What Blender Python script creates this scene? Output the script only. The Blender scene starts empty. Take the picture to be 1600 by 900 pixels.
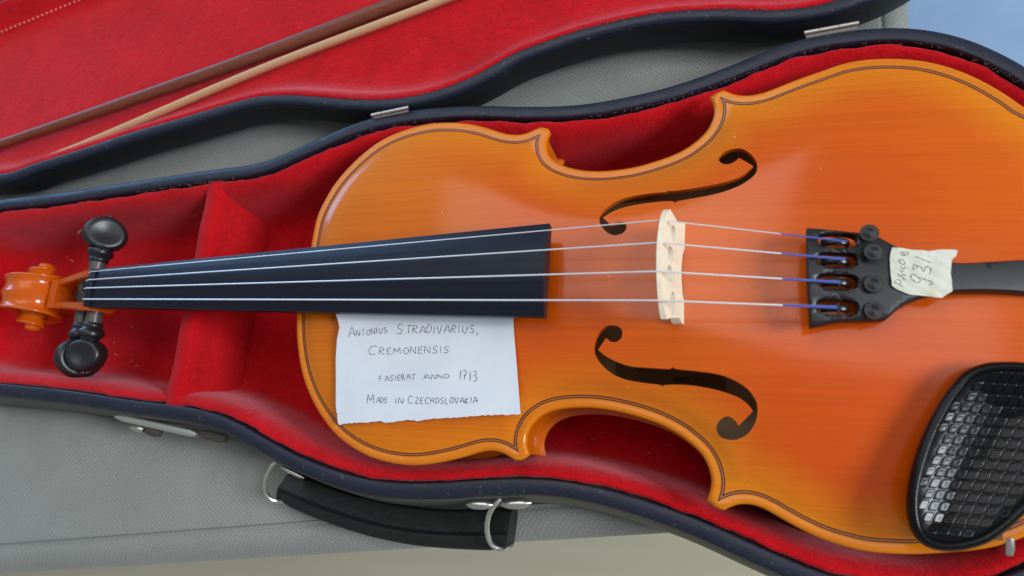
import bpy, bmesh, math, random
import numpy as np
from mathutils import Vector, Matrix
from mathutils.geometry import delaunay_2d_cdt

random.seed(7); np.random.seed(7)
S = 0.001            # all lengths below are millimetres; z = 0 is the rim of the violin's top plate
ZUP = 65.0           # the cushion's top lies 65 mm below it
scene = bpy.context.scene

# ------------------------------------------------------------------ camera
cam_d = bpy.data.cameras.new('camera'); cam = bpy.data.objects.new('camera', cam_d)
scene.collection.objects.link(cam); scene.camera = cam
AX = [[0.96133, 0.06583, -0.26741], [0.00273, 0.96868, 0.24828], [0.27538, -0.23941, 0.93105]]
CP = [211.45, -82.85, 318.04]
m = Matrix.Identity(4)
for c in range(3):
    for r in range(3): m[r][c] = AX[c][r]
m[0][3], m[1][3], m[2][3] = CP[0]*S, CP[1]*S, (CP[2]+ZUP)*S
cam.matrix_world = m
cam_d.sensor_width = 36.0; cam_d.lens = 36.0*1130.0/1600.0
cam_d.clip_start = 0.01; cam_d.clip_end = 50.0
cam_d.dof.use_dof = True; cam_d.dof.focus_distance = 0.345; cam_d.dof.aperture_fstop = 9.5

# ------------------------------------------------------------------ light: a room by day
world = bpy.data.worlds.new('World'); scene.world = world; world.use_nodes = True
bg = world.node_tree.nodes['Background']
bg.inputs[0].default_value = (0.90, 0.95, 1.0, 1); bg.inputs[1].default_value = 0.30
def area(name, loc, target, sx, sy, power, col):
    l = bpy.data.lights.new(name, 'AREA'); l.shape = 'RECTANGLE'; l.size = sx; l.size_y = sy
    l.energy = power; l.color = col
    o = bpy.data.objects.new(name, l); scene.collection.objects.link(o)
    o.location = loc
    o.rotation_euler = (Vector(target)-Vector(loc)).to_track_quat('-Z', 'Y').to_euler()
    return o
area('side_window_light', (2.3, -0.1, 1.4), (0.15, 0, 0.0), 0.75, 0.75, 54, (0.88, 0.95, 1.0))
area('far_window_light', (-2.0, 1.75, 0.8), (0.0, 0.1, 0.0), 1.5, 0.8, 27, (0.28, 0.56, 1.0))
area('ceiling_bounce_light', (-0.25, 1.0, 1.95), (-0.25, 1.0, 0.0), 1.5, 1.4, 12.5, (1.0, 0.97, 0.95))
area('ceiling_strip_light', (0.62, 0.33, 1.95), (0.62, 0.33, 0.0), 1.5, 0.5, 4.2, (1.0, 0.97, 0.95))
scene.view_settings.view_transform = 'Standard'; scene.view_settings.look = 'None'
scene.view_settings.exposure = 0.0; scene.view_settings.gamma = 1.0
scene.view_settings.use_curve_mapping = False

# ------------------------------------------------------------------ measured outlines (mm)
B1 = [[6.3,22.7],[6.9,34.3],[8.0,40.0],[10.7,47.1],[14.9,55.7],[20.6,63.4],[27.9,71.1],[36.8,78.3],[46.6,83.2],[56.5,86.2],[65.8,87.7],[75.1,87.9],[85.7,86.7],[94.2,84.6],[101.3,82.0],[106.5,79.9],[111.7,78.5],[117.0,78.3],[120.9,79.3],[124.1,81.1],[126.7,81.7]]
T1 = [[130.3,80.5],[131.3,78.9]]
B2 = [[131.3,78.9],[130.0,75.6],[129.8,70.8],[131.1,66.6],[134.2,63.0],[138.8,60.4],[143.9,58.5],[151.5,56.9],[159.5,56.5],[168.6,57.1],[175.8,58.3],[182.9,60.2],[189.3,62.3],[195.1,64.8],[200.9,68.8],[205.4,73.2],[208.3,78.2],[209.6,83.4],[209.2,87.3],[207.5,91.5]]
T2 = [[210.6,93.5]]
B3 = [[213.6,94.6],[215.8,93.1],[219.2,91.5],[223.2,90.7],[227.1,90.8],[233.3,92.2],[240.6,95.1],[248.9,98.0],[256.8,100.5],[263.6,102.8],[270.5,104.0],[277.9,104.3],[285.1,103.8],[293.2,102.5],[299.6,100.7],[306.9,97.6],[313.5,93.9],[319.9,89.3],[326.1,84.0],[330.4,79.7],[333.8,75.9],[343,70],[350,54],[354,37],[356,18],[356.5,0],[356,-18],[354,-37],[350,-54],[343,-70],[333,-84],[320,-94.5],[306,-100.5],[290.2,-103.6],[281.1,-104.9],[272.7,-105.4],[264.5,-105.3],[256.0,-103.9],[247.6,-101.6],[238.8,-97.8],[230.0,-93.2],[225.2,-91.4],[221.2,-91.1],[217.8,-91.7],[214.8,-93.1],[213.0,-94.4]]
T3 = [[209.8,-93.5]]
B4 = [[206.3,-91.0],[207.5,-87.9],[208.4,-84.2],[208.0,-80.7],[206.7,-76.7],[204.2,-72.4],[200.0,-68.7],[194.7,-64.9],[186.7,-61.1],[177.4,-58.3],[168.5,-56.5],[160.0,-55.5],[152.1,-55.5],[144.6,-56.3],[138.8,-57.8],[134.3,-60.3],[130.9,-63.6],[129.1,-67.0],[128.3,-70.5],[128.6,-73.2],[129.9,-76.0],[130.3,-77.3]]
T4 = [[126.9,-79.7]]
B5 = [[124.3,-80.1],[122.5,-79.5],[119.4,-77.6],[115.7,-76.5],[112.1,-76.4],[107.9,-77.2],[102.8,-79.0],[96.5,-81.0],[88.0,-83.3],[78.7,-85.0],[70.4,-85.3],[60.5,-84.4],[51.7,-82.3],[43.2,-78.9],[35.1,-74.3],[27.2,-67.5],[20.5,-59.9],[15.0,-51.9],[10.2,-42.2],[6.4,-30.6],[4.3,-20.7],[3.4,-14.4]]
FE = [[211.3,57.2],[213.4,60.2],[217.5,61.6],[222.1,60.8],[226.1,56.3],[227.6,51.7],[226.5,47.2],[221.9,43.2],[217.3,40.9],[210.6,38.7],[201.6,37.1],[194.2,36.0],[192.8,34.8],[191.4,36.1],[184.4,36.1],[176.0,35.2],[169.5,33.8],[164.6,31.7],[161.0,29.0],[164.9,25.0],[166.3,25.9],[169.7,26.4],[171.9,24.3],[170.7,21.3],[167.0,20.0],[163.5,21.4],[160.6,24.7],[159.4,27.8],[160.3,31.5],[163.1,34.8],[167.3,37.8],[173.0,39.8],[180.7,40.9],[188.5,41.3],[189.9,42.5],[190.5,41.6],[198.3,42.0],[206.5,43.0],[213.8,44.3],[220.6,46.7],[224.6,50.0],[226.0,51.5],[221.5,55.3],[219.9,56.3],[218.8,55.1],[216.6,53.8],[213.9,53.7],[212.0,55.3]]
FG = [[164.5,-26.1],[165.8,-27.4],[168.2,-28.0],[170.7,-26.5],[171.4,-24.0],[170.2,-21.6],[166.9,-20.7],[163.9,-21.4],[161.2,-24.2],[159.6,-28.2],[159.3,-31.8],[160.2,-34.5],[162.8,-37.9],[167.0,-41.1],[172.5,-43.3],[179.2,-44.4],[187.2,-45.2],[188.2,-46.2],[189.5,-45.2],[197.6,-45.0],[205.3,-45.8],[212.9,-47.4],[219.2,-49.7],[222.9,-52.6],[224.4,-54.8],[218.8,-60.7],[217.6,-58.7],[214.9,-57.1],[212.4,-58.0],[210.4,-60.4],[210.4,-63.0],[211.9,-65.4],[215.8,-66.4],[219.8,-65.5],[223.2,-62.8],[225.5,-58.6],[226.2,-54.0],[225.4,-50.2],[222.2,-45.8],[216.7,-42.4],[210.4,-40.3],[202.0,-39.3],[193.6,-38.5],[192.6,-37.4],[191.3,-38.6],[183.1,-38.3],[175.0,-37.8],[168.8,-36.0],[164.0,-33.7],[160.9,-31.3]]
CI_T = [[-224.6,53.6],[-199.0,54.9],[-174.3,56.5],[-127.2,60.8],[-82.6,64.8],[-40.1,67.9],[-20.4,73.9],[-5.2,80.0],[9.9,85.9],[24.9,90.7],[40.0,93.1],[54.9,94.3],[73.3,94.6],[91.2,93.8],[108.8,91.8],[129.2,90.3],[142.4,90.0],[155.3,90.8],[168.0,92.4],[180.4,94.4],[192.6,96.9],[204.7,100.6],[219.5,105.4],[234.1,111.2],[248.4,115.9],[262.4,117.8],[276.1,118.3],[289.4,117.7],[302.2,114.8],[314.6,109.6],[326.3,101.4],[337.5,91.4]]
CI_B = [[251.4,-115.7],[242.1,-113.0],[230.1,-108.8],[217.8,-104.4],[205.1,-99.7],[192.0,-95.9],[178.6,-92.5],[164.7,-89.7],[150.5,-87.8],[135.9,-87.1],[121.1,-87.8],[106.0,-89.5],[90.5,-91.6],[74.7,-93.1],[58.3,-93.8],[44.8,-92.7],[30.6,-90.0],[16.0,-86.4],[0.7,-81.4],[-15.2,-74.9],[-35.8,-67.2],[-56.3,-63.8],[-77.1,-62.3],[-98.4,-61.1],[-143.5,-57.5],[-191.1,-55.5]]
LI = [[-275.1,10.3],[-249.9,13.2],[-225.2,15.7],[-201.0,18.6],[-177.5,21.8],[-131.6,25.9],[-105.1,28.4],[-87.7,29.3],[-70.5,27.0],[-57.6,23.9],[-45.2,20.4],[-24.7,14.6],[-5.0,10.5],[14.0,9.1],[32.8,10.8],[51.0,15.7],[69.2,23.3],[86.9,26.8],[104.4,29.5],[121.3,30.6],[138.0,30.9],[154.0,29.6],[169.5,26.8],[184.6,23.5],[199.1,18.7],[213.5,16.6],[225.0,16.3]]
LO = [[-274.1,5.6],[-224.2,11.0],[-176.5,14.9],[-130.9,20.4],[-87.1,22.2],[-65.7,19.6],[-44.8,13.2],[-20.4,6.0],[-4.9,3.3],[14.1,3.1],[32.7,5.7],[50.9,10.5],[68.9,16.1],[86.6,20.5],[104.1,25.2],[121.1,26.7],[137.5,26.2],[153.5,24.0],[168.8,20.6],[183.7,16.1],[198.0,11.5],[212.2,7.7],[226.4,7.2],[240.4,7.3]]
PAPER = [[29.5,-12.6],[30.9,-16.4],[32.7,-20.2],[33.4,-22.7],[32.6,-28.3],[32.7,-37.6],[33.8,-49.8],[34.5,-58.9],[35.8,-64.8],[36.8,-69.0],[42.3,-67.9],[52.7,-67.1],[58.7,-66.1],[61.1,-66.8],[66.1,-66.4],[74.3,-65.0],[78.5,-65.3],[82.4,-64.4],[93.5,-63.4],[105.9,-62.2],[112.6,-61.3],[119.5,-60.9],[127.8,-60.3],[126.9,-52.9],[125.2,-39.0],[123.4,-24.9],[122.3,-13.5]]
WORDS = [["A","ntonius",[39.0,-27.3],[60.1,-25.0],4.32,2.81],["S","tradivarius,",[64.9,-25.4],[106.5,-25.0],4.81,3.51],["C","remonensis",[50.2,-35.5],[92.8,-34.1],4.41,3.01],["f","asiebat",[57.3,-48.0],[76.0,-46.6],2.71,2.5],["a","nno",[80.3,-46.7],[93.1,-45.5],2.51,2.0],["1","713",[98.2,-46.7],[107.3,-46.6],4.6,4.6],["M","ade",[51.6,-58.3],[62.5,-57.6],4.21,2.51],["I","n",[66.2,-58.1],[70.5,-57.9],2.71,2.71],["C","zechoslovakia",[72.8,-57.8],[107.4,-56.4],3.51,2.61]]
TPT = [[245.2,17.3],[251.9,17.0],[259.1,16.4],[265.0,15.9],[270.9,14.8],[275.4,12.1],[280.0,9.6],[286.8,7.3],[293.6,5.6],[300.5,4.6],[312.0,5.6],[323.4,6.8]]
TPB = [[245.4,-22.8],[249.4,-21.8],[255.2,-20.3],[262.2,-19.5],[268.0,-19.2],[272.4,-18.7],[275.0,-16.8],[278.6,-13.4],[283.4,-10.7],[289.2,-8.6],[297.3,-7.0],[308.7,-6.2],[322.2,-6.3]]
SLOTS = [[256.1,12.1],[255.7,4.0],[255.4,-4.8],[255.0,-14.8]]
TAG = [[276.2,9.5],[275.4,7.2],[275.0,5.0],[274.9,0.3],[275.1,-6.0],[276.5,-7.1],[278.5,-8.0],[281.2,-9.2],[286.8,-9.4],[292.6,-9.9],[294.9,-8.4],[296.9,-7.1],[296.8,-4.3],[296.7,-1.3],[296.8,1.8],[297.6,5.6],[299.1,6.9],[300.3,9.5],[299.3,9.9],[292.8,9.4],[289.1,8.6],[283.2,9.0],[279.5,9.3]]
TAGST = [[[275.9,-4.4],[277.1,-5.2],[279.4,-6.3]],[[276.2,-4.0],[277.3,-3.5],[278.4,-3.9],[278.2,-5.3]],[[277.3,-1.3],[278.8,-2.4],[280.4,-3.7]],[[278.4,-2.1],[279.4,-1.7],[280.1,-1.4]],[[278.7,-0.8],[280.4,-2.0]],[[278.0,0.5],[278.9,-0.2],[279.9,0.3]],[[276.8,0.7],[277.1,0.9]],[[278.6,1.9],[279.3,0.9],[280.1,1.2],[280.3,1.9]],[[278.2,4.6],[278.4,3.6],[279.2,2.8],[280.2,2.8],[280.3,3.8],[279.3,4.5],[278.4,4.8]],[[280.2,7.4],[280.5,6.5],[281.6,6.8],[281.9,7.5],[281.2,7.8],[280.1,7.6],[279.1,7.0],[279.5,6.4],[280.5,6.4]],[[283.4,-1.2],[282.5,-1.3],[282.2,-2.4],[283.2,-3.9],[284.4,-4.4],[285.4,-3.9],[285.5,-3.0],[284.4,-2.0],[283.4,-1.2]],[[285.5,-2.4],[287.7,-3.2],[289.8,-3.9],[289.4,-4.7],[288.4,-5.4]],[[283.6,3.0],[283.3,1.9],[283.2,0.8],[284.7,1.8],[284.0,2.9]],[[284.7,2.3],[286.4,1.7]],[[286.4,1.9],[286.4,0.5],[287.1,0.3],[287.5,1.4],[288.4,2.2],[289.5,1.7],[289.5,0.3],[288.9,-0.9]],[[283.9,5.9],[285.2,5.7],[287.7,4.6],[290.1,3.7]],[[286.4,7.3],[286.6,7.2]],[[289.5,6.7],[289.7,6.5]],[[289.3,8.1],[289.6,8.2]]]
CHIN = [[317.8,-33.8],[311.8,-33.8],[305.6,-34.6],[299.5,-37.6],[295.0,-42.7],[290.3,-49.7],[285.5,-58.8],[281.5,-68.7],[278.6,-78.4],[277.4,-85.9],[277.6,-92.5],[279.3,-97.4],[282.8,-100.5],[288.0,-101.5],[294.4,-100.5],[301.5,-97.6],[308.4,-92.3],[313.0,-87.7]]
HAND_IN = [[-6.1,-94.7],[14.8,-101.0],[37.1,-105.3],[65.3,-108.2],[91.8,-107.3],[116.6,-103.9]]
HAND_OUT = [[-12.2,-108.4],[9.4,-114.6],[39.1,-120.7],[66.9,-123.3],[93.2,-122.9],[115.3,-121.4]]


# ------------------------------------------------------------------ material helpers
def lin(r, g, b):
    f = lambda v: ((v/255+0.055)/1.055)**2.4 if v > 10 else v/255/12.92
    return (f(r), f(g), f(b), 1.0)
class Mat:
    def __init__(s, name, col, rough=0.5, metal=0.0, coat=0.0, coat_rough=0.1, sheen=0.0, spec=0.5):
        s.m = bpy.data.materials.new(name); s.m.use_nodes = True
        s.nt = s.m.node_tree; s.n = s.nt.nodes; s.l = s.nt.links
        s.p = s.n['Principled BSDF']
        s.p.inputs['Base Color'].default_value = col
        s.p.inputs['Roughness'].default_value = rough; s.p.inputs['Metallic'].default_value = metal
        s.p.inputs['Coat Weight'].default_value = coat; s.p.inputs['Coat IOR'].default_value = 1.44; s.p.inputs['Coat Roughness'].default_value = coat_rough
        s.p.inputs['Sheen Weight'].default_value = sheen; s.p.inputs['Specular IOR Level'].default_value = spec
        s.tc = s.n.new('ShaderNodeTexCoord'); s.col = None; s.bumpn = None; s.base = col
    def coords(s, scale=(1,1,1), rot=(0,0,0)):
        mp = s.n.new('ShaderNodeMapping'); mp.inputs['Scale'].default_value = scale; mp.inputs['Rotation'].default_value = rot
        s.l.new(s.tc.outputs['Object'], mp.inputs['Vector']); return mp.outputs['Vector']
    def noise(s, scale, detail=3, rough=0.55, vec=None):
        n = s.n.new('ShaderNodeTexNoise'); n.inputs['Scale'].default_value = scale
        n.inputs['Detail'].default_value = detail; n.inputs['Roughness'].default_value = rough
        s.l.new(vec if vec is not None else s.tc.outputs['Object'], n.inputs['Vector']); return n.outputs['Fac']
    def wave(s, scale, vec, dist=0.0):
        n = s.n.new('ShaderNodeTexWave'); n.inputs['Scale'].default_value = scale; n.inputs['Distortion'].default_value = dist
        n.inputs['Detail'].default_value = 1.5
        s.l.new(vec, n.inputs['Vector']); return n.outputs['Fac']
    def ramp(s, fac, stops):
        r = s.n.new('ShaderNodeValToRGB'); e = r.color_ramp.elements
        while len(e) < len(stops): e.new(0.5)
        for i, (p, c) in enumerate(stops): e[i].position = p; e[i].color = c
        s.l.new(fac, r.inputs['Fac']); return r.outputs['Color']
    def math(s, op, a, b):
        n = s.n.new('ShaderNodeMath'); n.operation = op
        for i, v in enumerate((a, b)):
            if isinstance(v, (int, float)): n.inputs[i].default_value = v
            else: s.l.new(v, n.inputs[i])
        return n.outputs[0]
    def mix(s, a, b, fac, mode='MIX'):
        n = s.n.new('ShaderNodeMix'); n.data_type = 'RGBA'; n.blend_type = mode
        for i, v in ((0, fac), (6, a), (7, b)):
            if isinstance(v, (int, float, tuple)): n.inputs[i].default_value = v
            else: s.l.new(v, n.inputs[i])
        return n.outputs[2]
    def setcol(s, c): s.l.new(c, s.p.inputs['Base Color']); return s
    def setrough(s, f): s.l.new(f, s.p.inputs['Roughness']); return s
    def bump(s, fac, dist, strength=1.0, coat=False):
        b = s.n.new('ShaderNodeBump'); b.inputs['Distance'].default_value = dist; b.inputs['Strength'].default_value = strength
        s.l.new(fac, b.inputs['Height'])
        if s.bumpn: s.l.new(s.bumpn, b.inputs['Normal'])
        s.bumpn = b.outputs['Normal']; s.l.new(s.bumpn, s.p.inputs['Normal'])
        if coat: s.l.new(s.bumpn, s.p.inputs['Coat Normal'])
        return s

# varnished spruce: fine grain along the body, golden towards the outer bouts, redder in the middle
def varnish(name, gold, red, grain=1.0, coat_rough=0.14, coat=1.0):
    M = Mat(name, gold, 0.42, coat=coat, coat_rough=coat_rough, spec=0.08)
    at = M.n.new('ShaderNodeAttribute'); at.attribute_name = 'burst'
    base = M.mix(gold, red, at.outputs['Fac'])
    g = M.noise(1.0, 3, 0.6, M.coords((5, 820, 60)))
    base = M.mix(base, M.ramp(g, [(0.34, (0.84, 0.78, 0.70, 1)), (0.66, (1.08, 1.07, 1.05, 1))]), 0.46*grain, 'MULTIPLY')
    cl = M.noise(7, 3, 0.5)
    base = M.mix(base, M.ramp(cl, [(0.3, (0.93, 0.88, 0.84, 1)), (0.7, (1.05, 1.05, 1.05, 1))]), 0.7, 'MULTIPLY')
    dk = M.noise(420, 2, 0.5)
    base = M.mix(base, lin(238,190,120), M.ramp(dk, [(0.765, (0,0,0,1)), (0.79, (0.55,0.55,0.55,1))]))
    M.setcol(base)
    M.bump(g, 0.00005, 0.25*grain, coat=False)
    sm = M.noise(60, 2); M.l.new(M.math('MULTIPLY_ADD', sm, 0.10), M.p.inputs['Coat Roughness'])
    M.n[-1].inputs[2].default_value = coat_rough-0.05
    return M.m
M_TOP = varnish('varnished_spruce', lin(217,123,2), lin(207,80,0))
M_RIB = varnish('varnished_maple', lin(206,104,6), lin(198,82,5), 0.35, 0.10, 0.55)
M_SCROLL = varnish('varnished_scroll', lin(208,96,6), lin(186,66,4), 0.4, 0.12)
M_IN = Mat('bare_inner_wood', lin(236,206,164), 0.8).m
M_PURF = Mat('purfling_black', lin(48,20,8), 0.5, coat=0.3, coat_rough=0.2).m
M_PURF2 = Mat('purfling_core', lin(176,92,24), 0.5, coat=0.5, coat_rough=0.2).m

Mx = Mat('ebonised_fingerboard', lin(17,22,36), 0.36, spec=0.32)
Mx.setrough(Mx.math('MULTIPLY_ADD', Mx.noise(30, 4), 0.22)); Mx.n[-1].inputs[2].default_value = 0.30
sp = Mx.noise(1500, 2, 0.6)
Mx.setcol(Mx.mix(lin(17,22,36), lin(54,60,72), Mx.ramp(sp, [(0.66, (0,0,0,1)), (0.78, (0.5,0.5,0.5,1))])))
M_EBONY = Mx.m
M_BLK = Mat('black_plastic', lin(24,25,28), 0.30, spec=0.5).m
Mx = Mat('black_plastic_satin', lin(26,27,30), 0.40, spec=0.5); Mx.bump(Mx.noise(2500, 2), 0.00003, 0.5); M_SATIN = Mx.m
Mx = Mat('chin_rest_plastic', lin(10,10,11), 0.22, spec=0.26); Mx.bump(Mx.noise(420, 2), 0.00015, 0.35); M_CHIN = Mx.m
M_PEG = Mat('peg_black', lin(26,27,30), 0.33, spec=0.5).m
M_PEGS = Mat('peg_shaft_worn', lin(74,70,66), 0.35, spec=0.5).m
M_STR = Mat('steel_string', lin(236,238,240), 0.42, metal=0.55).m
M_SILK = Mat('blue_silk', lin(62,84,168), 0.65, sheen=0.3).m
Mx = Mat('nickel', lin(206,204,198), 0.30, metal=1.0); Mx.bump(Mx.noise(600, 3), 0.0002, 0.3); M_NICK = Mx.m
M_DARKM = Mat('dark_tuner_metal', lin(60,60,62), 0.25, metal=1.0).m
Mx = Mat('bare_maple', lin(230,207,166), 0.55)
g = Mx.noise(1.0, 3, 0.6, Mx.coords((160, 160, 1400)))
Mx.setcol(Mx.mix(lin(243,232,208), lin(220,202,168), Mx.ramp(g, [(0.40, (0,0,0,1)), (0.75, (0.7,0.7,0.7,1))]))); M_BRIDGE = Mx.m

def velvet(name, dark, light):
    M = Mat(name, light, 0.9, sheen=0.42, spec=0.08)
    M.p.inputs['Sheen Tint'].default_value = (1.0, 0.50, 0.58, 1); M.p.inputs['Sheen Roughness'].default_value = 0.4
    a = M.noise(28, 5, 0.6); b = M.noise(1700, 2, 0.6)
    c = M.mix(dark, light, M.ramp(a, [(0.28, (0,0,0,1)), (0.72, (1,1,1,1))]))
    c = M.mix(c, M.ramp(b, [(0.3, (0.72,0.72,0.72,1)), (0.7, (1.2,1.2,1.2,1))]), 0.9, 'MULTIPLY')
    fl = M.noise(900, 1, 0.5)
    c = M.mix(c, lin(214,120,118), M.ramp(fl, [(0.775, (0,0,0,1)), (0.80, (0.55,0.55,0.55,1))]))
    tf = M.noise(260, 4, 0.7)
    c = M.mix(c, M.ramp(tf, [(0.32, (0.84,0.82,0.82,1)), (0.68, (1.12,1.14,1.14,1))]), 0.75, 'MULTIPLY')
    M.setcol(c); M.bump(b, 0.0007, 0.6); M.bump(tf, 0.0012, 0.35); M.bump(M.noise(70, 3), 0.003, 0.25)
    return M.m
M_VEL = velvet('red_velvet', lin(182,14,22), lin(206,22,32))
Mx = Mat('navy_vinyl', lin(30,36,52), 0.42, spec=0.5)
v = Mx.noise(700, 3); Mx.bump(v, 0.0002, 0.4)
w = Mx.noise(330, 6, 0.78)
Mx.setcol(Mx.mix(lin(21,28,46), lin(120,124,130), Mx.ramp(w, [(0.615, (0,0,0,1)), (0.67, (0.55,0.55,0.55,1))]))); Mx.bump(Mx.noise(90, 4), 0.0012, 0.5); Mx.setrough(Mx.math('MULTIPLY_ADD', Mx.noise(60, 4), 0.35)); Mx.n[-1].inputs[2].default_value = 0.30; M_NAVY = Mx.m
Mx = Mat('charcoal_vinyl', lin(24,26,30), 0.6, spec=0.4); Mx.bump(Mx.noise(900, 3), 0.0003, 0.5); M_LIDW = Mx.m
Mx = Mat('grey_case_vinyl', lin(92,92,86), 0.6, spec=0.35); Mx.bump(Mx.noise(900, 3), 0.0003, 0.5); M_CASEW = Mx.m
M_CREASE = Mat('crack_shade', lin(34,26,24), 0.9).m  # dark tone stands for shade in the lining gap
Mx = Mat('black_leather', lin(24,25,25), 0.58, spec=0.4); Mx.bump(Mx.noise(500, 4), 0.0005, 0.5); Mx.bump(Mx.noise(60, 3), 0.002, 0.3); M_LEATH = Mx.m
M_PALE = Mat('worn_latch_metal', lin(196,200,192), 0.38, metal=0.85).m
M_DRUB = Mat('dark_grey_rubber', lin(64,60,56), 0.7).m

Mx = Mat('white_paper', lin(224,228,236), 0.85, spec=0.2)
Mx.setcol(Mx.mix(lin(206,214,226), lin(228,232,238), Mx.noise(60, 4))); Mx.bump(Mx.noise(900, 3), 0.0001, 0.4); M_PAPER = Mx.m
Mx = Mat('aged_label_paper', lin(206,206,188), 0.75, spec=0.3)
c = Mx.mix(lin(196,198,182), lin(218,217,204), Mx.noise(130, 4)); c = Mx.mix(c, lin(196,160,100), Mx.ramp(Mx.noise(75, 3), [(0.62, (0,0,0,1)), (0.74, (0.6,0.6,0.6,1))]))
Mx.setcol(c); Mx.bump(Mx.noise(220, 3), 0.0008, 0.6); M_TAG = Mx.m
M_PENCIL = Mat('pencil_grey', lin(98,100,110), 0.8).m
M_PENCIL2 = Mat('pencil_dark', lin(98,98,98), 0.8).m
M_PRINT = Mat('print_black', lin(16,12,10), 0.9).m

def weave():
    M = Mat('grey_woven_fabric', lin(128,130,126), 0.9, sheen=0.15, spec=0.15)
    a = M.wave(150, M.coords((1,1,1), (0,0,math.radians(34))), 0.6); b = M.wave(150, M.coords((1,1,1), (0,0,math.radians(124))), 0.6)
    k = M.math('MULTIPLY', a, b)
    n = M.noise(14, 5, 0.6); h = M.noise(1200, 2)
    c = M.mix(lin(140,142,138), lin(155,157,153), k)
    c = M.mix(c, M.ramp(n, [(0.3, (0.84,0.84,0.83,1)), (0.7, (1.08,1.08,1.08,1))]), 1.0, 'MULTIPLY')
    c = M.mix(c, M.ramp(h, [(0.3, (0.85,0.85,0.85,1)), (0.7, (1.12,1.12,1.12,1))]), 0.8, 'MULTIPLY')
    M.setcol(c); M.bump(k, 0.0005, 0.25); M.bump(h, 0.0003, 0.35)
    return M.m
M_FAB = weave()
Mx = Mat('pale_floor', lin(176,172,152), 0.38, spec=0.5)
g = Mx.noise(1.0, 5, 0.6, Mx.coords((3, 40, 3)))
Mx.setcol(Mx.mix(lin(190,183,158), lin(204,197,174), g)); M_FLOOR = Mx.m
Mx = Mat('bow_stick_wood', lin(112,58,40), 0.38, spec=0.45)
g = Mx.noise(1.0, 4, 0.6, Mx.coords((25, 500, 500)))
Mx.setcol(Mx.mix(lin(96,46,32), lin(132,72,52), g)); M_STICK = Mx.m
Mx = Mat('bow_hair', lin(212,184,138), 0.5)
g = Mx.noise(1.0, 2, 0.6, Mx.coords((12, 1500, 4000)))
Mx.setcol(Mx.mix(lin(188,156,110), lin(228,204,164), g)); M_HAIR = Mx.m

# ------------------------------------------------------------------ mesh helpers
roots = {}
def empty(name, loc, label, cat, group=None):
    o = bpy.data.objects.new(name, None); scene.collection.objects.link(o)
    o.empty_display_size = 0.02
    o.location = (loc[0]*S, loc[1]*S, (loc[2]+ZUP)*S); roots[o.name] = loc
    o['label'] = label; o['category'] = cat
    if group: o['group'] = group
    return o
def base_of(p):
    while p is not None:
        if p.name in roots: return roots[p.name]
        p = p.parent
    return None
def mesh_data(name, vs, fs, mats, smooth=True, midx=None, off=(0,0,0)):
    me = bpy.data.meshes.new(name)
    vs = [((x-off[0])*S, (y-off[1])*S, (z-off[2])*S) for x, y, z in vs]
    me.from_pydata(vs, [], [list(f) for f in fs]); me.update()
    for mm in (mats if isinstance(mats, (list, tuple)) else [mats]): me.materials.append(mm)
    if midx is not None: me.polygons.foreach_set('material_index', midx)
    me.polygons.foreach_set('use_smooth', [smooth]*len(me.polygons))
    return me
def fix(me):
    b = bmesh.new(); b.from_mesh(me); bmesh.ops.recalc_face_normals(b, faces=b.faces); b.to_mesh(me); b.free()
def part(name, vs, fs, mats, parent=None, smooth=True, midx=None, recalc=True, label=None, sharp=40):
    off = base_of(parent) if parent is not None else None
    if off is None: off = (0, 0, -ZUP)
    me = mesh_data(name, vs, fs, mats, smooth, midx, off)
    if recalc: fix(me)
    if smooth and sharp: me.set_sharp_from_angle(angle=math.radians(sharp))
    o = bpy.data.objects.new(name, me); scene.collection.objects.link(o)
    if parent is not None: o.parent = parent
    if label: o['label'] = label
    return o
def top(name, vs, fs, mats, label, cat, base, **k):
    """a thing that is one mesh, its origin at its base"""
    me = mesh_data(name, vs, fs, mats, k.get('smooth', True), k.get('midx'), base)
    if k.get('recalc', True): fix(me)
    if k.get('smooth', True): me.set_sharp_from_angle(angle=math.radians(40))
    o = bpy.data.objects.new(name, me); scene.collection.objects.link(o)
    o.location = (base[0]*S, base[1]*S, (base[2]+ZUP)*S); roots[o.name] = base
    if label: o['label'] = label; o['category'] = cat
    return o
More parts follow.
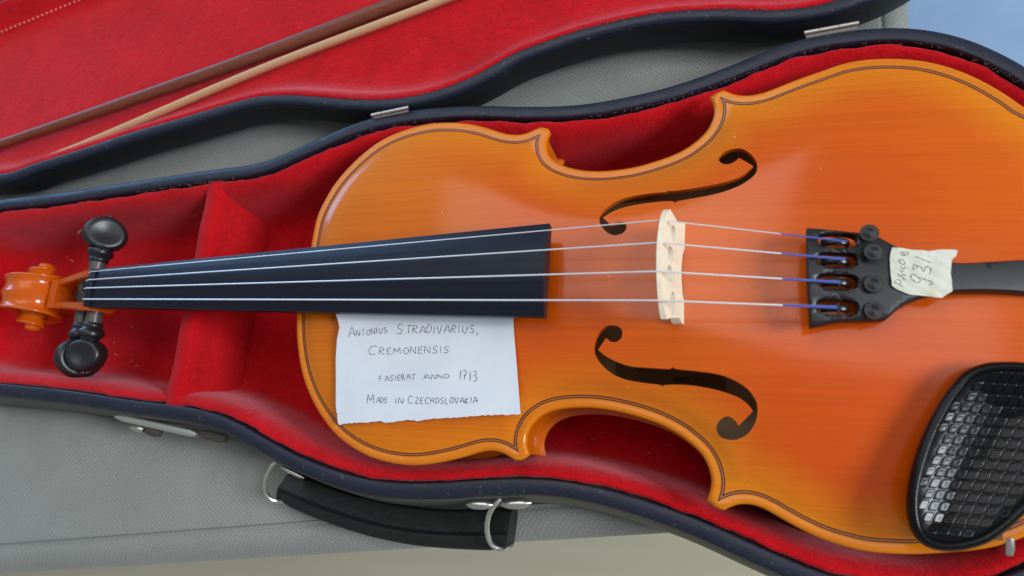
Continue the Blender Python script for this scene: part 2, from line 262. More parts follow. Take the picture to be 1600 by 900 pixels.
class MB:
    def __init__(s): s.v = []; s.f = []
    def add(s, vs, fs):
        k = len(s.v); s.v += [tuple(map(float, p)) for p in vs]; s.f += [[i+k for i in f] for f in fs]; return s
    def grid(s, rows, close_u=False, close_v=False):
        nr, nc = len(rows), len(rows[0]); vs = [p for r in rows for p in r]; fs = []
        for i in range(nr if close_v else nr-1):
            for j in range(nc if close_u else nc-1):
                a, b = i, (i+1) % nr; c, d = j, (j+1) % nc
                fs.append([a*nc+c, a*nc+d, b*nc+d, b*nc+c])
        return s.add(vs, fs)
    def tube(s, pts, rad, n=10, cap=True, squash=None):
        pts = [np.array(p, float) for p in pts]; rows = []
        t0 = pts[1]-pts[0]; t0 = t0/np.linalg.norm(t0)
        up = np.array([0,0,1.]) if abs(t0[2]) < 0.9 else np.array([0,1.,0])
        for i, p in enumerate(pts):
            t = pts[min(i+1, len(pts)-1)]-pts[max(i-1, 0)]; t = t/np.linalg.norm(t)
            a = np.cross(up, t); a /= np.linalg.norm(a); b = np.cross(t, a)
            r = rad[i] if isinstance(rad, (list, tuple)) else rad
            q = squash or (1, 1)
            rows.append([tuple(p+r*(q[0]*math.cos(2*math.pi*k/n)*a+q[1]*math.sin(2*math.pi*k/n)*b)) for k in range(n)])
        k0 = len(s.v); s.grid(rows, close_u=True)
        if cap:
            s.f.append([k0+i for i in range(n)][::-1]); e = k0+(len(rows)-1)*n; s.f.append([e+i for i in range(n)])
        return s
    def box(s, c, h, rot=None):
        vs = []
        for x in (-1,1):
            for y in (-1,1):
                for z in (-1,1):
                    d = np.array([x*h[0], y*h[1], z*h[2]], float)
                    if rot is not None: d = rot @ d
                    vs.append(tuple(np.array(c, float)+d))
        return s.add(vs, [(0,1,3,2),(4,6,7,5),(0,4,5,1),(2,3,7,6),(0,2,6,4),(1,5,7,3)])
    def lathe(s, prof, origin, ax, n=20, e1=None):
        """prof: (radius, distance along ax)"""
        ax = np.array(ax, float); ax /= np.linalg.norm(ax)
        u = np.array([0,0,1.]) if abs(ax[2]) < 0.9 else np.array([1.,0,0])
        a = np.cross(u, ax); a /= np.linalg.norm(a); b = np.cross(ax, a); o = np.array(origin, float)
        rows = [[tuple(o+ax*h+r*(math.cos(2*math.pi*k/n)*a+math.sin(2*math.pi*k/n)*b)) for k in range(n)] for r, h in prof]
        k0 = len(s.v); s.grid(rows, close_u=True)
        s.f.append([k0+i for i in range(n)]); e = k0+(len(rows)-1)*n; s.f.append([e+i for i in range(n)])
        return s
    def part(s, name, mat, parent=None, **k): return part(name, s.v, s.f, mat, parent, **k)

def spline(P, step, closed=False):
    """Catmull-Rom through the points, resampled at an even step"""
    P = [np.array(p, float) for p in P]; n = len(P); out = []
    for i in range(n if closed else n-1):
        if closed: a, b, c, d = P[i-1], P[i], P[(i+1) % n], P[(i+2) % n]
        else: a, b, c, d = P[max(i-1,0)], P[i], P[i+1], P[min(i+2,n-1)]
        for k in range(8):
            t = k/8
            out.append(0.5*((2*b)+(c-a)*t+(2*a-5*b+4*c-d)*t*t+(3*b-a-3*c+d)*t**3))
    if not closed: out.append(P[-1])
    else: out.append(out[0])
    out = np.array(out); L = np.r_[0, np.cumsum(np.linalg.norm(np.diff(out, axis=0), axis=1))]
    m_ = max(3, int(round(L[-1]/step))); q = np.linspace(0, L[-1], m_+1)
    R = np.stack([np.interp(q, L, out[:,k]) for k in range(out.shape[1])], 1)
    return R[:-1] if closed else R
def smooth_closed(P, it):
    for _ in range(it): P = 0.25*np.roll(P,1,0)+0.5*P+0.25*np.roll(P,-1,0)
    return P
def smooth_open(P, it):
    P = P.copy()
    for _ in range(it): P[1:-1] = 0.25*P[:-2]+0.5*P[1:-1]+0.25*P[2:]
    return P
def area2(P): return 0.5*np.sum(P[:,0]*np.roll(P[:,1],-1)-np.roll(P[:,0],-1)*P[:,1])
def normals_in(P):
    t = np.roll(P,-1,0)-np.roll(P,1,0); t /= np.linalg.norm(t,axis=1)[:,None]+1e-9
    n = np.stack([-t[:,1], t[:,0]],1)
    return n if area2(P) > 0 else -n
def inside(Q, P):
    """points Q inside polygon P"""
    x, y = Q[:,0][:,None], Q[:,1][:,None]; a = P; b = np.roll(P,-1,0)
    c = ((a[:,1] > y) != (b[:,1] > y)) & (x < (b[:,0]-a[:,0])*(y-a[:,1])/(b[:,1]-a[:,1]+1e-12)+a[:,0])
    return (c.sum(1) % 2) == 1
def dist(Q, P, closed=True):
    a = P if closed else P[:-1]; b = np.roll(P,-1,0) if closed else P[1:]
    ab = b-a; L2 = (ab**2).sum(1)+1e-12; out = np.empty(len(Q))
    for i in range(0, len(Q), 2000):
        q = Q[i:i+2000][:,None,:]
        t = np.clip(((q-a)*ab).sum(2)/L2, 0, 1)
        out[i:i+2000] = np.sqrt((((a+t[...,None]*ab)-q)**2).sum(2).min(1))
    return out
def cdt(loops, extra, slivers=False):
    """triangles inside loops[0] and outside holes; returns points, faces"""
    V, E = [], []
    for P in loops:
        k = len(V); n = len(P); V += [Vector((float(p[0]), float(p[1]))) for p in P]; E += [(k+i, k+(i+1) % n) for i in range(n)]
    V += [Vector((float(p[0]), float(p[1]))) for p in extra]
    r = delaunay_2d_cdt(V, E, [], 0, 1e-4)
    pts = np.array([(p.x, p.y) for p in r[0]]); F = np.array([f for f in r[2]])
    A_, B_, C_ = pts[F[:,0]], pts[F[:,1]], pts[F[:,2]]
    ar = np.abs((B_[:,0]-A_[:,0])*(C_[:,1]-A_[:,1])-(B_[:,1]-A_[:,1])*(C_[:,0]-A_[:,0]))
    c = pts[F].mean(1); ok = inside(c, np.array(loops[0])) & (ar > 2e-3 if slivers else ar > 0)
    for h in loops[1:]: ok &= ~inside(c, np.array(h))
    return pts, F[ok].tolist()
def boundary(F):
    e = {}
    for f in F:
        for i in range(len(f)):
            a, b = f[i], f[(i+1) % len(f)]
            e[(a,b)] = 1
    return [(a,b) for a,b in e if (b,a) not in e]
def set_attr(o, name, vals):
    a = o.data.attributes.new(name, 'FLOAT', 'POINT'); a.data.foreach_set('value', [float(v) for v in vals])

# ------------------------------------------------------------------ setting: floor
FZ = -ZUP-430
me_ = MB().grid([[(-1900,-1900,FZ),(2400,-1900,FZ)],[(-1900,2600,FZ),(2400,2600,FZ)]])
fl = top('floor', me_.v, me_.f, M_FLOOR, None, None, (0,0,FZ)); fl['kind'] = 'structure'

# pale blue surface of unknown kind past the cushion's right end, built as rug
R_ = np.array([(x, y) for s in range(4) for x, y in [((345,0),(1500,0),(1500,1500),(345,1500))[s]]], float)
rg_ = MB(); rws = []
for d, z in ((0,0.5),(-1.5,3),(-0.5,6),(3,7.5),(12,8)):
    rws.append([(x+(d if x < 900 else -d), y+(d if y < 700 else -d), FZ+z) for x, y in R_])
rg_.grid(rws, close_u=True); rg_.f.append([16,17,18,19])
Mx = Mat('pale_blue_pile', lin(140,168,204), 0.85, sheen=0.2, spec=0.2)
Mx.setcol(Mx.mix(lin(132,160,198), lin(150,178,212), Mx.noise(14, 5))); Mx.bump(Mx.noise(700, 3), 0.001, 0.4)
top('rug', rg_.v, rg_.f, Mx.m, 'pale blue surface of unknown kind, built as a rug beyond the right end of the cushion', 'rug', (900,700,FZ))

# ------------------------------------------------------------------ seat cushion with a stitched front border
def cushion():
    root = empty('seat_cushion', (-200, 120, -ZUP-429), 'grey woven seat cushion with stitched border, lying under the open case', 'cushion')
    CT = -44.0       # loose fabric level; the case has sunk into it
    cor = [(-900.,-252.), (292.,-77.), (292.,620.), (-900.,620.)]
    poly = []; rr = 22
    for i in range(4):
        p = np.array(cor[i]); a = np.array(cor[i-1])-p; b = np.array(cor[(i+1)%4])-p; Lb = np.linalg.norm(b)
        a /= np.linalg.norm(a); b /= Lb
        for t in np.linspace(0,1,9): poly.append((1-t)**2*(p+a*rr)+2*t*(1-t)*p+t*t*(p+b*rr))
        for s_ in np.arange(rr+6, Lb-rr-3, 6.0): poly.append(p+b*s_)
    P = np.array(poly); N = normals_in(P)
    prof = [(8,CT),(2.0,CT-0.1),(0.7,CT-0.6),(0.0,CT-1.6),(-0.8,CT-0.9),(-2.5,CT-0.6),(-7,CT-2),(-12,CT-6),(-15.5,CT-13),(-17,CT-25),(-17,-140),(-17,-300),(-15,-470),(-10,-494)]
    # top sheet, pressed down where the case stands
    foot = smooth_closed(CI+CN*7.0, 10)[::2]
    IN = P+N*8
    gx = np.array([(x, y) for x in np.arange(-890, 300, 12.0) for y in np.arange(-250, 610, 12.0)])
    gx = gx[inside(gx, IN)]; gx = gx[dist(gx, IN) > 5]
    rg = np.concatenate([(CI+CN*o_)[::2] for o_ in (12.5, 9.5, 4.0, -6.0)])
    rg = rg[inside(rg, IN)]; rg = rg[dist(rg, IN) > 2]
    gx = gx[dist(gx, CI) > 15]
    cp, cf = cdt([IN], np.concatenate([gx, rg]), slivers=True)
    dc = dist(cp, CI); ic = inside(cp, CI); sd = np.where(ic, -dc, dc)
    def cz(p, s_, b_in):
        t = min(1, max(0, (s_-4)/8.5)); t = t*t*(3-2*t)
        return -65.2+(CT+65.2)*t+0.9*math.sin(p[0]*0.021+1)*math.sin(p[1]*0.027)*min(1, max(0, (s_-12.6)/25))*min(1, max(0, (b_in-6)/25))
    bnd = dist(cp, IN)
    vz = [cz(p, s_, b) if b > 6 else (CT if s_ > 12 else min(CT, cz(p, s_, b))) for p, s_, b in zip(cp, sd, bnd)]
    # where the case reaches past the cushion's end the border is pressed down too
    def press(q, z):
        q = np.array([q]); s_ = float(dist(q, CI)[0]); s_ = -s_ if inside(q, CI)[0] else s_
        t = min(1, max(0, (s_-4)/8.5)); t = t*t*(3-2*t); return min(z, -65.2+(z+65.2)*t if z > -65.2 else z)
    rows = [[(p[0]+n[0]*d, p[1]+n[1]*d, press((p[0]+n[0]*d, p[1]+n[1]*d), z)) for p, n in zip(P, N)] for d, z in prof]
    M = MB().grid(rows, close_u=True)
    M.f.append([len(P)*(len(prof)-1)+i for i in range(len(P))])
    M.add([(p[0], p[1], z) for p, z in zip(cp, vz)], cf)
    o = M.part('cover', M_FAB, root, sharp=0)
    st = MB()
    L = len(P)
    for i in range(0, L):
        p = P[i]; n = N[i]
        if p[1] < 0 and -330 < p[0] < 320:
            q = P[(i+1) % L]
            for t in (0.0, 0.5):
                c = p+(q-p)*t+n*1.6
                d = (q-p)/np.linalg.norm(q-p)
                st.tube([(*(c-d*1.1), CT+0.1), (*c, CT+0.3), (*(c+d*1.1), CT+0.1)], 0.28, 5)
    s = st.part('stitching', Mat('grey_thread', lin(112,114,112), 0.8).m, root); s['kind'] = 'stuff'

# ------------------------------------------------------------------ violin case
case = empty('violin_case', (60, 0, -ZUP+0.3), 'open violin shaped case with navy rim and red velvet lining', 'violin case')
R_END = [(353,70),(362,45),(367,15),(367,-15),(362,-46),(352,-74),(335,-97),(312,-111),(284,-118)]
L_END = [(-222,-55),(-243,-53),(-259,-46),(-268,-30),(-271,0),(-269,30),(-260,45),(-245,51)]
CI = spline([p for p in CI_T]+R_END+CI_B+L_END, 3.0, True)
CI = smooth_closed(CI, 10)
CN = -normals_in(CI)            # outward
def ring(P, N, d, z): return [(p[0]+n[0]*d, p[1]+n[1]*d, z) for p, n in zip(P, N)]
wob = np.array([0.4*math.sin(i*0.37)+0.4*math.sin(i*0.91+1)+random.uniform(-.5,.5) for i in range(len(CI))])
cushion()
shell = MB().grid([ring(CI, CN, d, z) for d, z in [(7.2,-12),(8.2,-14),(9.6,-20),(11.2,-30),(11.6,-44),(9.5,-57),(5,-63),(-3,-64.6)]], close_u=True)
shell.f.append([len(CI)*7+i for i in range(len(CI))])
lower = shell.part('lower_shell', M_CASEW, case, label='grey vinyl covered lower half of the case')
rim = MB().grid([ring(CI, CN, d, z) for d, z in [(0.2,-16),(0.0,-8.8),(0.3,-8.15),(0.9,-7.9),(3.4,-7.8),(5.6,-8.2),(6.6,-8.8),(7.4,-10.6),(7.7,-13.5),(7.3,-16)]], close_u=True)
rim.part('rim', M_NAVY, lower, label='navy vinyl rim of the lower half', sharp=0)
inner = smooth_closed(CI, 14)
lin_prof = [(-0.5,-15.5),(-0.75,-11.6),(-1.3,-10.6),(-2.4,-10.4),(-4.2,-11.2),(-7,-15),(-9,-22),(-10.5,-32),(-12,-42),(-14.5,-49),(-19,-51.6),(-24,-52)]
rows = []
for k, (d, z) in enumerate(lin_prof):
    Pk = CI if k < 5 else inner
    rows.append([(p[0]+n[0]*(d+(w if 1<=k<=4 else 0)*0.5), p[1]+n[1]*(d+(w if 1<=k<=4 else 0)*0.5), z+(w*0.4 if 1<=k<=4 else 0)) for p, n, w in zip(Pk, CN, wob)])
lv = MB().grid(rows, close_u=True); lv.f.append([len(CI)*(len(lin_prof)-1)+i for i in range(len(CI))])
lv.part('lining', M_VEL, lower, label='red velvet lining of the lower half', sharp=0)
# dark strip under the gap of lining and rim, shade put into its colour
MB().grid([ring(CI, CN, 0.3, -14.2), ring(CI, CN, -1.2, -14.6)], close_u=True).part('crack_shade', M_CREASE, lower)
# padded cross wall that carries the neck
def neck_rest():
    M = MB(); rows = []
    for y in np.linspace(-68, 72, 71):
        t = (y+60)/124
        xl = -77.1+t*2.7; xr = xl+11.2
        dip = 1/(1+math.exp((abs(y)-10)*1.1))
        zt = -10.5-2.5*dip+0.35*math.sin(y*0.21)
        if y > 56: zt += 0
        rows.append([(xl+1,-53,0),(xl,zt-4,0),(xl+0.4,zt-1.2,0),(xl+1.8,zt,0),(xr-2.4,zt,0),(xr-0.6,zt-1.4,0),(xr+0.6,zt-6,0),(xr+3.5,-40,0),(xr+7,-53,0)])
        rows[-1] = [(a, y, b) for a, b, _ in rows[-1]]
    M.grid(rows); n = 9
    M.f.append(list(range(n))); M.f.append([(len(rows)-1)*n+i for i in range(n)])
    M.part('neck_support', M_VEL, lower, label='red velvet covered wall across the case under the neck', sharp=0)
neck_rest()
# frayed fibres where the lining meets the rim
def fray(P, N, parent, zf, n, seed, keep):
    rnd = random.Random(seed); M = MB()
    dens = [0.5+0.5*math.sin(i*0.05)+0.5*math.sin(i*0.13+2) for i in range(len(P))]
    k = 0
    while k < n:
        i = rnd.randrange(len(P))
        if not keep(P[i]) or rnd.random() > dens[i]: 
            if rnd.random() < 0.0005: k += 1
            continue
        k += 1
        p, nn = P[i], N[i]; tt = np.array([-nn[1], nn[0]])
        b = p+tt*rnd.uniform(-1.5,1.5)+nn*rnd.uniform(-1.4,0.6); L = rnd.uniform(0.6,2.0)
        d = nn*rnd.uniform(-0.4,1.0)+tt*rnd.uniform(-1,1); d /= np.linalg.norm(d)+1e-6
        z = zf(b) if callable(zf) else zf
        h = rnd.uniform(0.1, 0.9)
        M.tube([(b[0],b[1],z-0.4), (b[0]+d[0]*L*0.5,b[1]+d[1]*L*0.5,z+h), (b[0]+d[0]*L,b[1]+d[1]*L,z+h*rnd.uniform(0.2,1))], [0.09,0.07,0.04], 4, cap=False)
    o = M.part('frayed_fibres', Mat('frayed_fibre', lin(122,112,102), 0.9).m, parent, recalc=False); o['kind'] = 'stuff'
fray(CI, CN, lower, -8.8, 260, 3, lambda p: p[1] > 40 and p[0] > -120)

# bits of lint caught on the lining
def lint(spots, parent, seed):
    rnd = random.Random(seed); M = MB()
    for x, y, z, r in spots:
        a0 = rnd.uniform(0, 6.28); pts = [(x+r*math.cos(a0+k*0.7), y+r*math.sin(a0+k*0.7)*0.8, z+0.3+0.25*k) for k in range(6)]
        M.tube(pts, [0.12*r+0.08]*6, 5)
    o = M.part('lint', Mat('pale_lint', lin(226,170,165), 0.9).m, parent); o['kind'] = 'stuff'
rl = random.Random(21)
lint([(-180,44,-30,1.6),(-205,31,-50,0.9)]+[(rl.uniform(-230,-80), rl.uniform(-40,40), -51.8, rl.uniform(.2,.5)) for _ in range(14)]+[(rl.uniform(140,190), rl.uniform(-80,-66), -51.8, rl.uniform(.15,.35)) for _ in range(5)], lower, 1)

# lid, opened flat behind the case and tilting down from the hinges
H0 = np.array([39.2,100.4]); H1 = np.array([262.7,126.2]); HD = (H1-H0)/np.linalg.norm(H1-H0); HN = np.array([-HD[1],HD[0]])
TL = 0.04
def lidp(u, v, w):
    q = H0+HD*u+HN*v
    return (q[0]+0, q[1]+w*TL*0.6, -10-TL*v+w)
def to_uv(p): d = np.array(p)-H0; return np.array([d@HD, d@HN])
mir = lambda pts: [(to_uv(p)[0], -to_uv(p)[1]) for p in pts]
lid_loop = [tuple(p) for p in LI]+[(239,18.5),(252,21.5),(265,27),(277,35),(288,46)]+[(u-0.3*max(0, -u-150), v+0.34*max(0, v-40)) for u, v in mir(R_END)+mir(CI_B)+mir(L_END)[:-1]]
LP = smooth_closed(spline(lid_loop, 3.0, True), 5); LN = -normals_in(LP)
def lring(d, w, P=LP): return [lidp(p[0]+n[0]*d, p[1]+n[1]*d, w) for p, n in zip(P, LN)]
ls = MB().grid([lring(d, w) for d, w in [(5.6,-2.5),(6.4,-5),(6.4,-13),(5.6,-20),(2.5,-25),(-3,-27.5)]], close_u=True)
ls.f.append([len(LP)*5+i for i in range(len(LP))])
lid = ls.part('lid', M_LIDW, case, label='black vinyl covered lid lying open behind the violin')
MB().grid([lring(d, w) for d, w in [(0.1,-6),(0,-1.0),(0.5,-0.2),(1.4,0),(4.0,-0.2),(5.2,-0.8),(6.0,-2.4),(6.2,-4.5),(5.7,-6)]], close_u=True).part('rim', M_NAVY, lid, label='navy rim of the lid', sharp=0)
LIp = smooth_closed(LP, 12)
prof = [(0.3,-5),(0.1,-1.6),(-0.8,-0.6),(-2.4,-0.7),(-5,-2.5),(-9,-8),(-13,-13.5),(-19,-16),(-26,-16.4)]
l2 = MB().grid([lring(d, w, LP if k < 4 else LIp) for k, (d, w) in enumerate(prof)], close_u=True); l2.f.append([len(LP)*8+i for i in range(len(LP))])
l2.part('lining', M_VEL, lid, label='red velvet lining inside the lid', sharp=0)
LXY = np.array([lidp(p[0], p[1], 0)[:2] for p in LP]); LNX = np.array([HD*n[0]+HN*n[1] for n in LN])
def lid_z(b): return -10-TL*float((np.array(b)-H0) @ HN)
fray(LXY, LNX, lid, lambda b: lid_z(b)-0.3, 120, 5, lambda p: p[1] < 175 and -80 < p[0] < 290)
# pocket flap sewn into the lid's far corner, with its row of stitches
fa, fb = np.array([-306.,197.]), np.array([-205.,225.5]); fd = (fb-fa)/np.linalg.norm(fb-fa); fn = np.array([-fd[1],fd[0]])
def lw(q, w): uvq = to_uv(q); return lidp(uvq[0], uvq[1], w)
M = MB(); rows = []
for d, w in [(0,-16.2),(0.2,-13.6),(1.5,-12.6),(5,-12.4),(14,-12.6),(40,-14)]:
    rows.append([lw(fa+fd*t+fn*d, w+0.25*math.sin(t*0.5)) for t in np.linspace(0, 106, 40)])
M.grid(rows); M.part('pocket_flap', M_VEL, lid, label='red velvet pocket flap sewn into the corner of the lid', sharp=0)
st = MB()
for k in range(26):
    c = lw(fa+fd*(2+k*4.0)+fn*0.5, -12.9)
    st.lathe([(0.2,-0.5),(0.85,-0.2),(0.9,0.2),(0.3,0.7)], c, (0,0,1), 7)
o = st.part('stitching', Mat('pink_thread', lin(222,120,118), 0.8).m, lid); o['kind'] = 'stuff'
# hinges
def hinge(a, b):
    a, b = np.array(a), np.array(b); d = (b-a)/np.linalg.norm(b-a); n = np.array([-d[1], d[0]])
    L = np.linalg.norm(b-a); M = MB()
    for rr, (s0, s1) in enumerate([(0,0.28),(0.29,0.63),(0.64,1.0)]):
        M.tube([(*(a+d*L*s0), -7.0), (*(a+d*L*s1), -7.0)], 1.15, 12)
    h = M.part('hinge', M_NICK, case, label='small nickel hinge joining lid and case', smooth=True)
    for sgn in (-1, 1):
        q = MB(); rows = []
        for u_, z in ((0.6,-7.4),(1.6,-8.2),(2.6,-9.6)):
            c = n*sgn*u_
            rows.append([(*(a+d*L*t+c), z-0.1) for t in np.linspace(0.03,0.97,6)])
        q.grid(rows); q.part('leaf', M_NICK, h)
hinge((28.6,98.6),(50.4,101.6)); hinge((250.4,124.6),(274.0,127.2))
# handle on the near side: curved leather grip, wire rings, metal brackets
def handle():
    A = spline(HAND_IN, 4); B = spline(HAND_OUT, 4); n = min(len(A), len(B))
    A = spline([A[int(i*(len(A)-1)/(11))] for i in range(12)], 3); B = spline([B[int(i*(len(B)-1)/11)] for i in range(12)], 3)
    k = 46; ia = np.linspace(0, len(A)-1, k); A = np.stack([np.interp(ia, range(len(A)), A[:,j]) for j in (0,1)],1)
    ib = np.linspace(0, len(B)-1, k); B = np.stack([np.interp(ib, range(len(B)), B[:,j]) for j in (0,1)],1)
    cs = [(-0.16,-38),(-0.14,-31),(-0.08,-30),(0.46,-28.6),(0.52,-27.6),(0.55,-26.0),(0.58,-25.2),(0.62,-25.3),(0.94,-28.2),(1.0,-30.5),(0.98,-38),(0.88,-40),(0.1,-40)]
    rows = []
    for i in range(k):
        e = min(i, k-1-i); q = 1-0.12*max(0, 1-e/3)
        flat = max(0, 1-e/5)
        rows.append([(*(A[i]+(B[i]-A[i])*(0.5+(t-0.5)*q)), z if not (2 <= j <= 4) else z+(3.6*flat)) for j, (t, z) in enumerate(cs)])
    M = MB().grid(rows, close_u=True); c = len(cs)
    M.f.append(list(range(c))); M.f.append([(k-1)*c+i for i in range(c)])
    h = M.part('handle', M_LEATH, case, label='black leather carrying handle on the near side of the case', sharp=50)
    sm = lambda pts: [tuple(p) for p in spline(pts, 1.2)]
    MB().tube(sm([(-9.5,-88.5,-21),(-12.2,-91.5,-20.6),(-14.6,-97.9,-21),(-14.4,-104.5,-23),(-10.8,-108.2,-26),(-7,-108,-31)]), 1.15, 8).part('ring', M_NICK, h)
    MB().tube(sm([(113.8,-97.5,-16.5),(111.6,-100.0,-16),(108.6,-105.4,-17),(107.7,-112.6,-19),(109.6,-118.6,-22),(113.5,-120.6,-27),(116,-119,-33)]), 1.25, 8).part('ring', M_NICK, h)
    for a, b in (((97.5,-101.2),(111.0,-100.6)), ((114.5,-100.2),(129.0,-98.2)), ((-5.0,-90.5),(9.6,-95.4))):
        z = -15.5 if a[0] > 50 else -18
        a, b = np.array(a), np.array(b); d = b-a
        pts = [(*(a+d*t), z) for t in np.linspace(0,1,9)]
        r = [0.4,1.6,2.2,2.4,2.4,2.4,2.2,1.6,0.4] if a[0] > 50 else [0.3,0.9,1.1,1.2,1.2,1.2,1.1,0.9,0.3]
        MB().tube(pts, r, 10).part('bracket', M_NICK, h)
handle()
# latch at the narrow end
def latch():
    a, b = np.array([-113.,-70.2]), np.array([-58.,-77.3]); d = (b-a)/np.linalg.norm(b-a); n = np.array([-d[1], d[0]]); L = np.linalg.norm(b-a)
    M = MB(); rows = []
    for t in np.linspace(0, 1, 15):
        e = min(t, 1-t); w = 1.9*min(1, 0.45+e*9)
        c = a+d*L*t
        rows.append([(*(c+n*w), -19),(*(c+n*w*0.9), -16.6),(*(c+n*w*0.4), -16.1),(*(c-n*w*0.5), -16.1),(*(c-n*w*0.95), -16.8),(*(c-n*w), -19.4),(*(c-n*w*0.6),-23),(*(c+n*w*0.6),-23)])
    M.grid(rows, close_u=True); M.f.append(list(range(8))); M.f.append([14*8+i for i in range(8)])
    o = M.part('latch', M_PALE, case, label='pale worn metal latch plate beneath the rim')
    q = [(*(np.array([-103.5,-75.4])+d*t), -19) for t in np.linspace(0, 9.5, 6)]
    MB().tube(q, [0.8,1.7,2.0,2.1,2.1,1.4], 9).part('lever', M_NICK, o)
    q = [(*(np.array([-93.5,-76.6])+d*t), -20) for t in np.linspace(0, 10, 6)]
    MB().tube(q, [1.4,2.2,2.4,2.4,2.3,1.9], 8).part('knob', M_DRUB, o)
    q = [(*(np.array([-57,-76.6])+d*t-n*0.0), -20) for t in np.linspace(0, 16, 6)]
    MB().tube(q, [2.0,2.4,2.5,2.5,2.5,2.2], 8).part('catch', M_DRUB, o)
latch()

# ------------------------------------------------------------------ violin
vio = empty('violin', (178, 0, -50), 'orange varnished violin with black fittings lying in the red lined case', 'violin')
seg = [spline(B1,1.6), np.array(T1), spline(B2,1.6), np.array(T2), spline(B3,1.6), np.array(T3), spline(B4,1.6), np.array(T4), spline(B5,1.6)]
seg = [smooth_open(s, 4) if len(s) > 6 else s for s in seg]
neckline = spline([B5[-1], (3.9,-4), (4.3,6), (6.5,16), B1[0]], 1.6)[1:-1]
OUT = [seg[0]]
for s in seg[1:]:
    if len(s) == 0: continue
    if np.linalg.norm(s[0]-OUT[-1][-1]) < 0.3: s = s[1:]
    OUT.append(s)
OUT = np.concatenate(OUT+[neckline]); k = np.linalg.norm(np.roll(OUT,-1,0)-OUT,axis=1) > 0.25; OUT = OUT[k]
ON = normals_in(OUT)

# arching: membrane over the outline, scaled by the long arch
GX, GY, GS = np.arange(-4, 362, 2.0), np.arange(-112, 114, 2.0), 2.0
XX, YY = np.meshgrid(GX, GY, indexing='ij')
INS = inside(np.stack([XX.ravel(), YY.ravel()],1), OUT).reshape(XX.shape)
Ug = np.zeros(XX.shape)
for _ in range(2600):
    V = 0.25*(np.roll(Ug,1,0)+np.roll(Ug,-1,0)+np.roll(Ug,1,1)+np.roll(Ug,-1,1)+GS*GS)
    Ug = np.where(INS, V, 0)
ucen = Ug.max(1)
def bil(G, x, y):
    fx = np.clip((x-GX[0])/GS, 0, len(GX)-1.001); fy = np.clip((y-GY[0])/GS, 0, len(GY)-1.001)
    i, j = fx.astype(int), fy.astype(int); a, b = fx-i, fy-j
    return G[i,j]*(1-a)*(1-b)+G[i+1,j]*a*(1-b)+G[i,j+1]*(1-a)*b+G[i+1,j+1]*a*b
Cg = np.where(INS, Ug/np.maximum(ucen[:,None], 60), 0)
Lx = np.clip(1-((GX-181)/180)**2, 0, 1)**0.8
Pg = (0.55*Cg*Cg*(3-2*Cg)+0.45*Cg)*Lx[:,None]*12.6
for _ in range(6):
    Pg = 0.5*Pg+0.125*(np.roll(Pg,1,0)+np.roll(Pg,-1,0)+np.roll(Pg,1,1)+np.roll(Pg,-1,1))
def arch(Q, d=None):
    Q = np.atleast_2d(np.array(Q, float)); d = dist(Q, OUT) if d is None else d
    z = bil(Pg, Q[:,0], Q[:,1])
    t = np.clip((d-2)/9, 0, 1); z = z*(0.12+0.88*t*t*(3-2*t))
    z = z+0.42*np.exp(-((d-1.7)/1.9)**2)-0.95*np.clip(1-d/1.3, 0, 1)**2
    return z
def zt(x, y): return float(arch([(x, y)])[0])

def dense(P, step):
    return spline(P, step, True)
FEp, FGp = [np.array(P) for P in (FE, FG)]
def fhole(P):
    """spline the outline but keep its sharp points"""
    P = np.array(P, float); n = len(P); sharp = []
    for i in range(n):
        a, b = P[i]-P[i-1], P[(i+1)%n]-P[i]
        c = (a@b)/(np.linalg.norm(a)*np.linalg.norm(b))
        sharp.append(c < 0.35)
    idx = [i for i in range(n) if sharp[i]]; out = []
    for q in range(len(idx)):
        i, j = idx[q], idx[(q+1) % len(idx)]
        s = [P[(i+t) % n] for t in range(((j-i) % n)+1)]
        out.append((spline(s, 0.7) if len(s) > 2 else np.array(s))[:-1])
    return np.concatenate(out)
FEs, FGs = fhole(FE), fhole(FG)
def hexgrid(step):
    pts = []
    for j, y in enumerate(np.arange(-108, 108, step*0.866)):
        for x in np.arange(2+(j % 2)*step/2, 358, step): pts.append((x, y))
    return np.array(pts)
H = hexgrid(2.6); H = H[inside(H, OUT)]; dH = dist(H, OUT); H = H[dH > 6.2]
H = H[(dist(H, FEs) > 0.7) & (dist(H, FGs) > 0.7)]; H = H[~inside(H, FEs) & ~inside(H, FGs)]
rings = []
for d in (0.35, 0.8, 1.4, 2.1, 3.0, 4.1, 5.2):
    Q = OUT+ON*d; ok = inside(Q, OUT); Q = Q[ok]; dq = dist(Q, OUT); rings.append(Q[dq > d*0.86])
pts, F = cdt([OUT, FEs, FGs], np.concatenate([H]+rings))
dP = dist(pts, OUT); zP = arch(pts, dP)
nP = len(pts); M = MB()
M.v = [(p[0], p[1], z) for p, z in zip(pts, zP)]; M.f = [list(f) for f in F]
bd = boundary(F); onb = dP < 0.05
# underside and walls: rounded outer edge, straight f-hole walls
low = nP
M.v += [(p[0], p[1], z-3.2 if not b else z-2.6) for p, z, b in zip(pts, zP, onb)]
M.f += [[i+low for i in f[::-1]] for f in F]
M.f += [[a, b, b+low, a+low][::-1] for a, b in bd]
midx = [0]*len(F)+[1]*len(F)+[0 if onb[a] else 2 for a, b in bd]
plate = part('top_plate', M.v, M.f, [M_TOP, M_IN, M_RIB], vio, midx=midx, recalc=False, sharp=48, label='orange varnished spruce top with two f shaped holes')
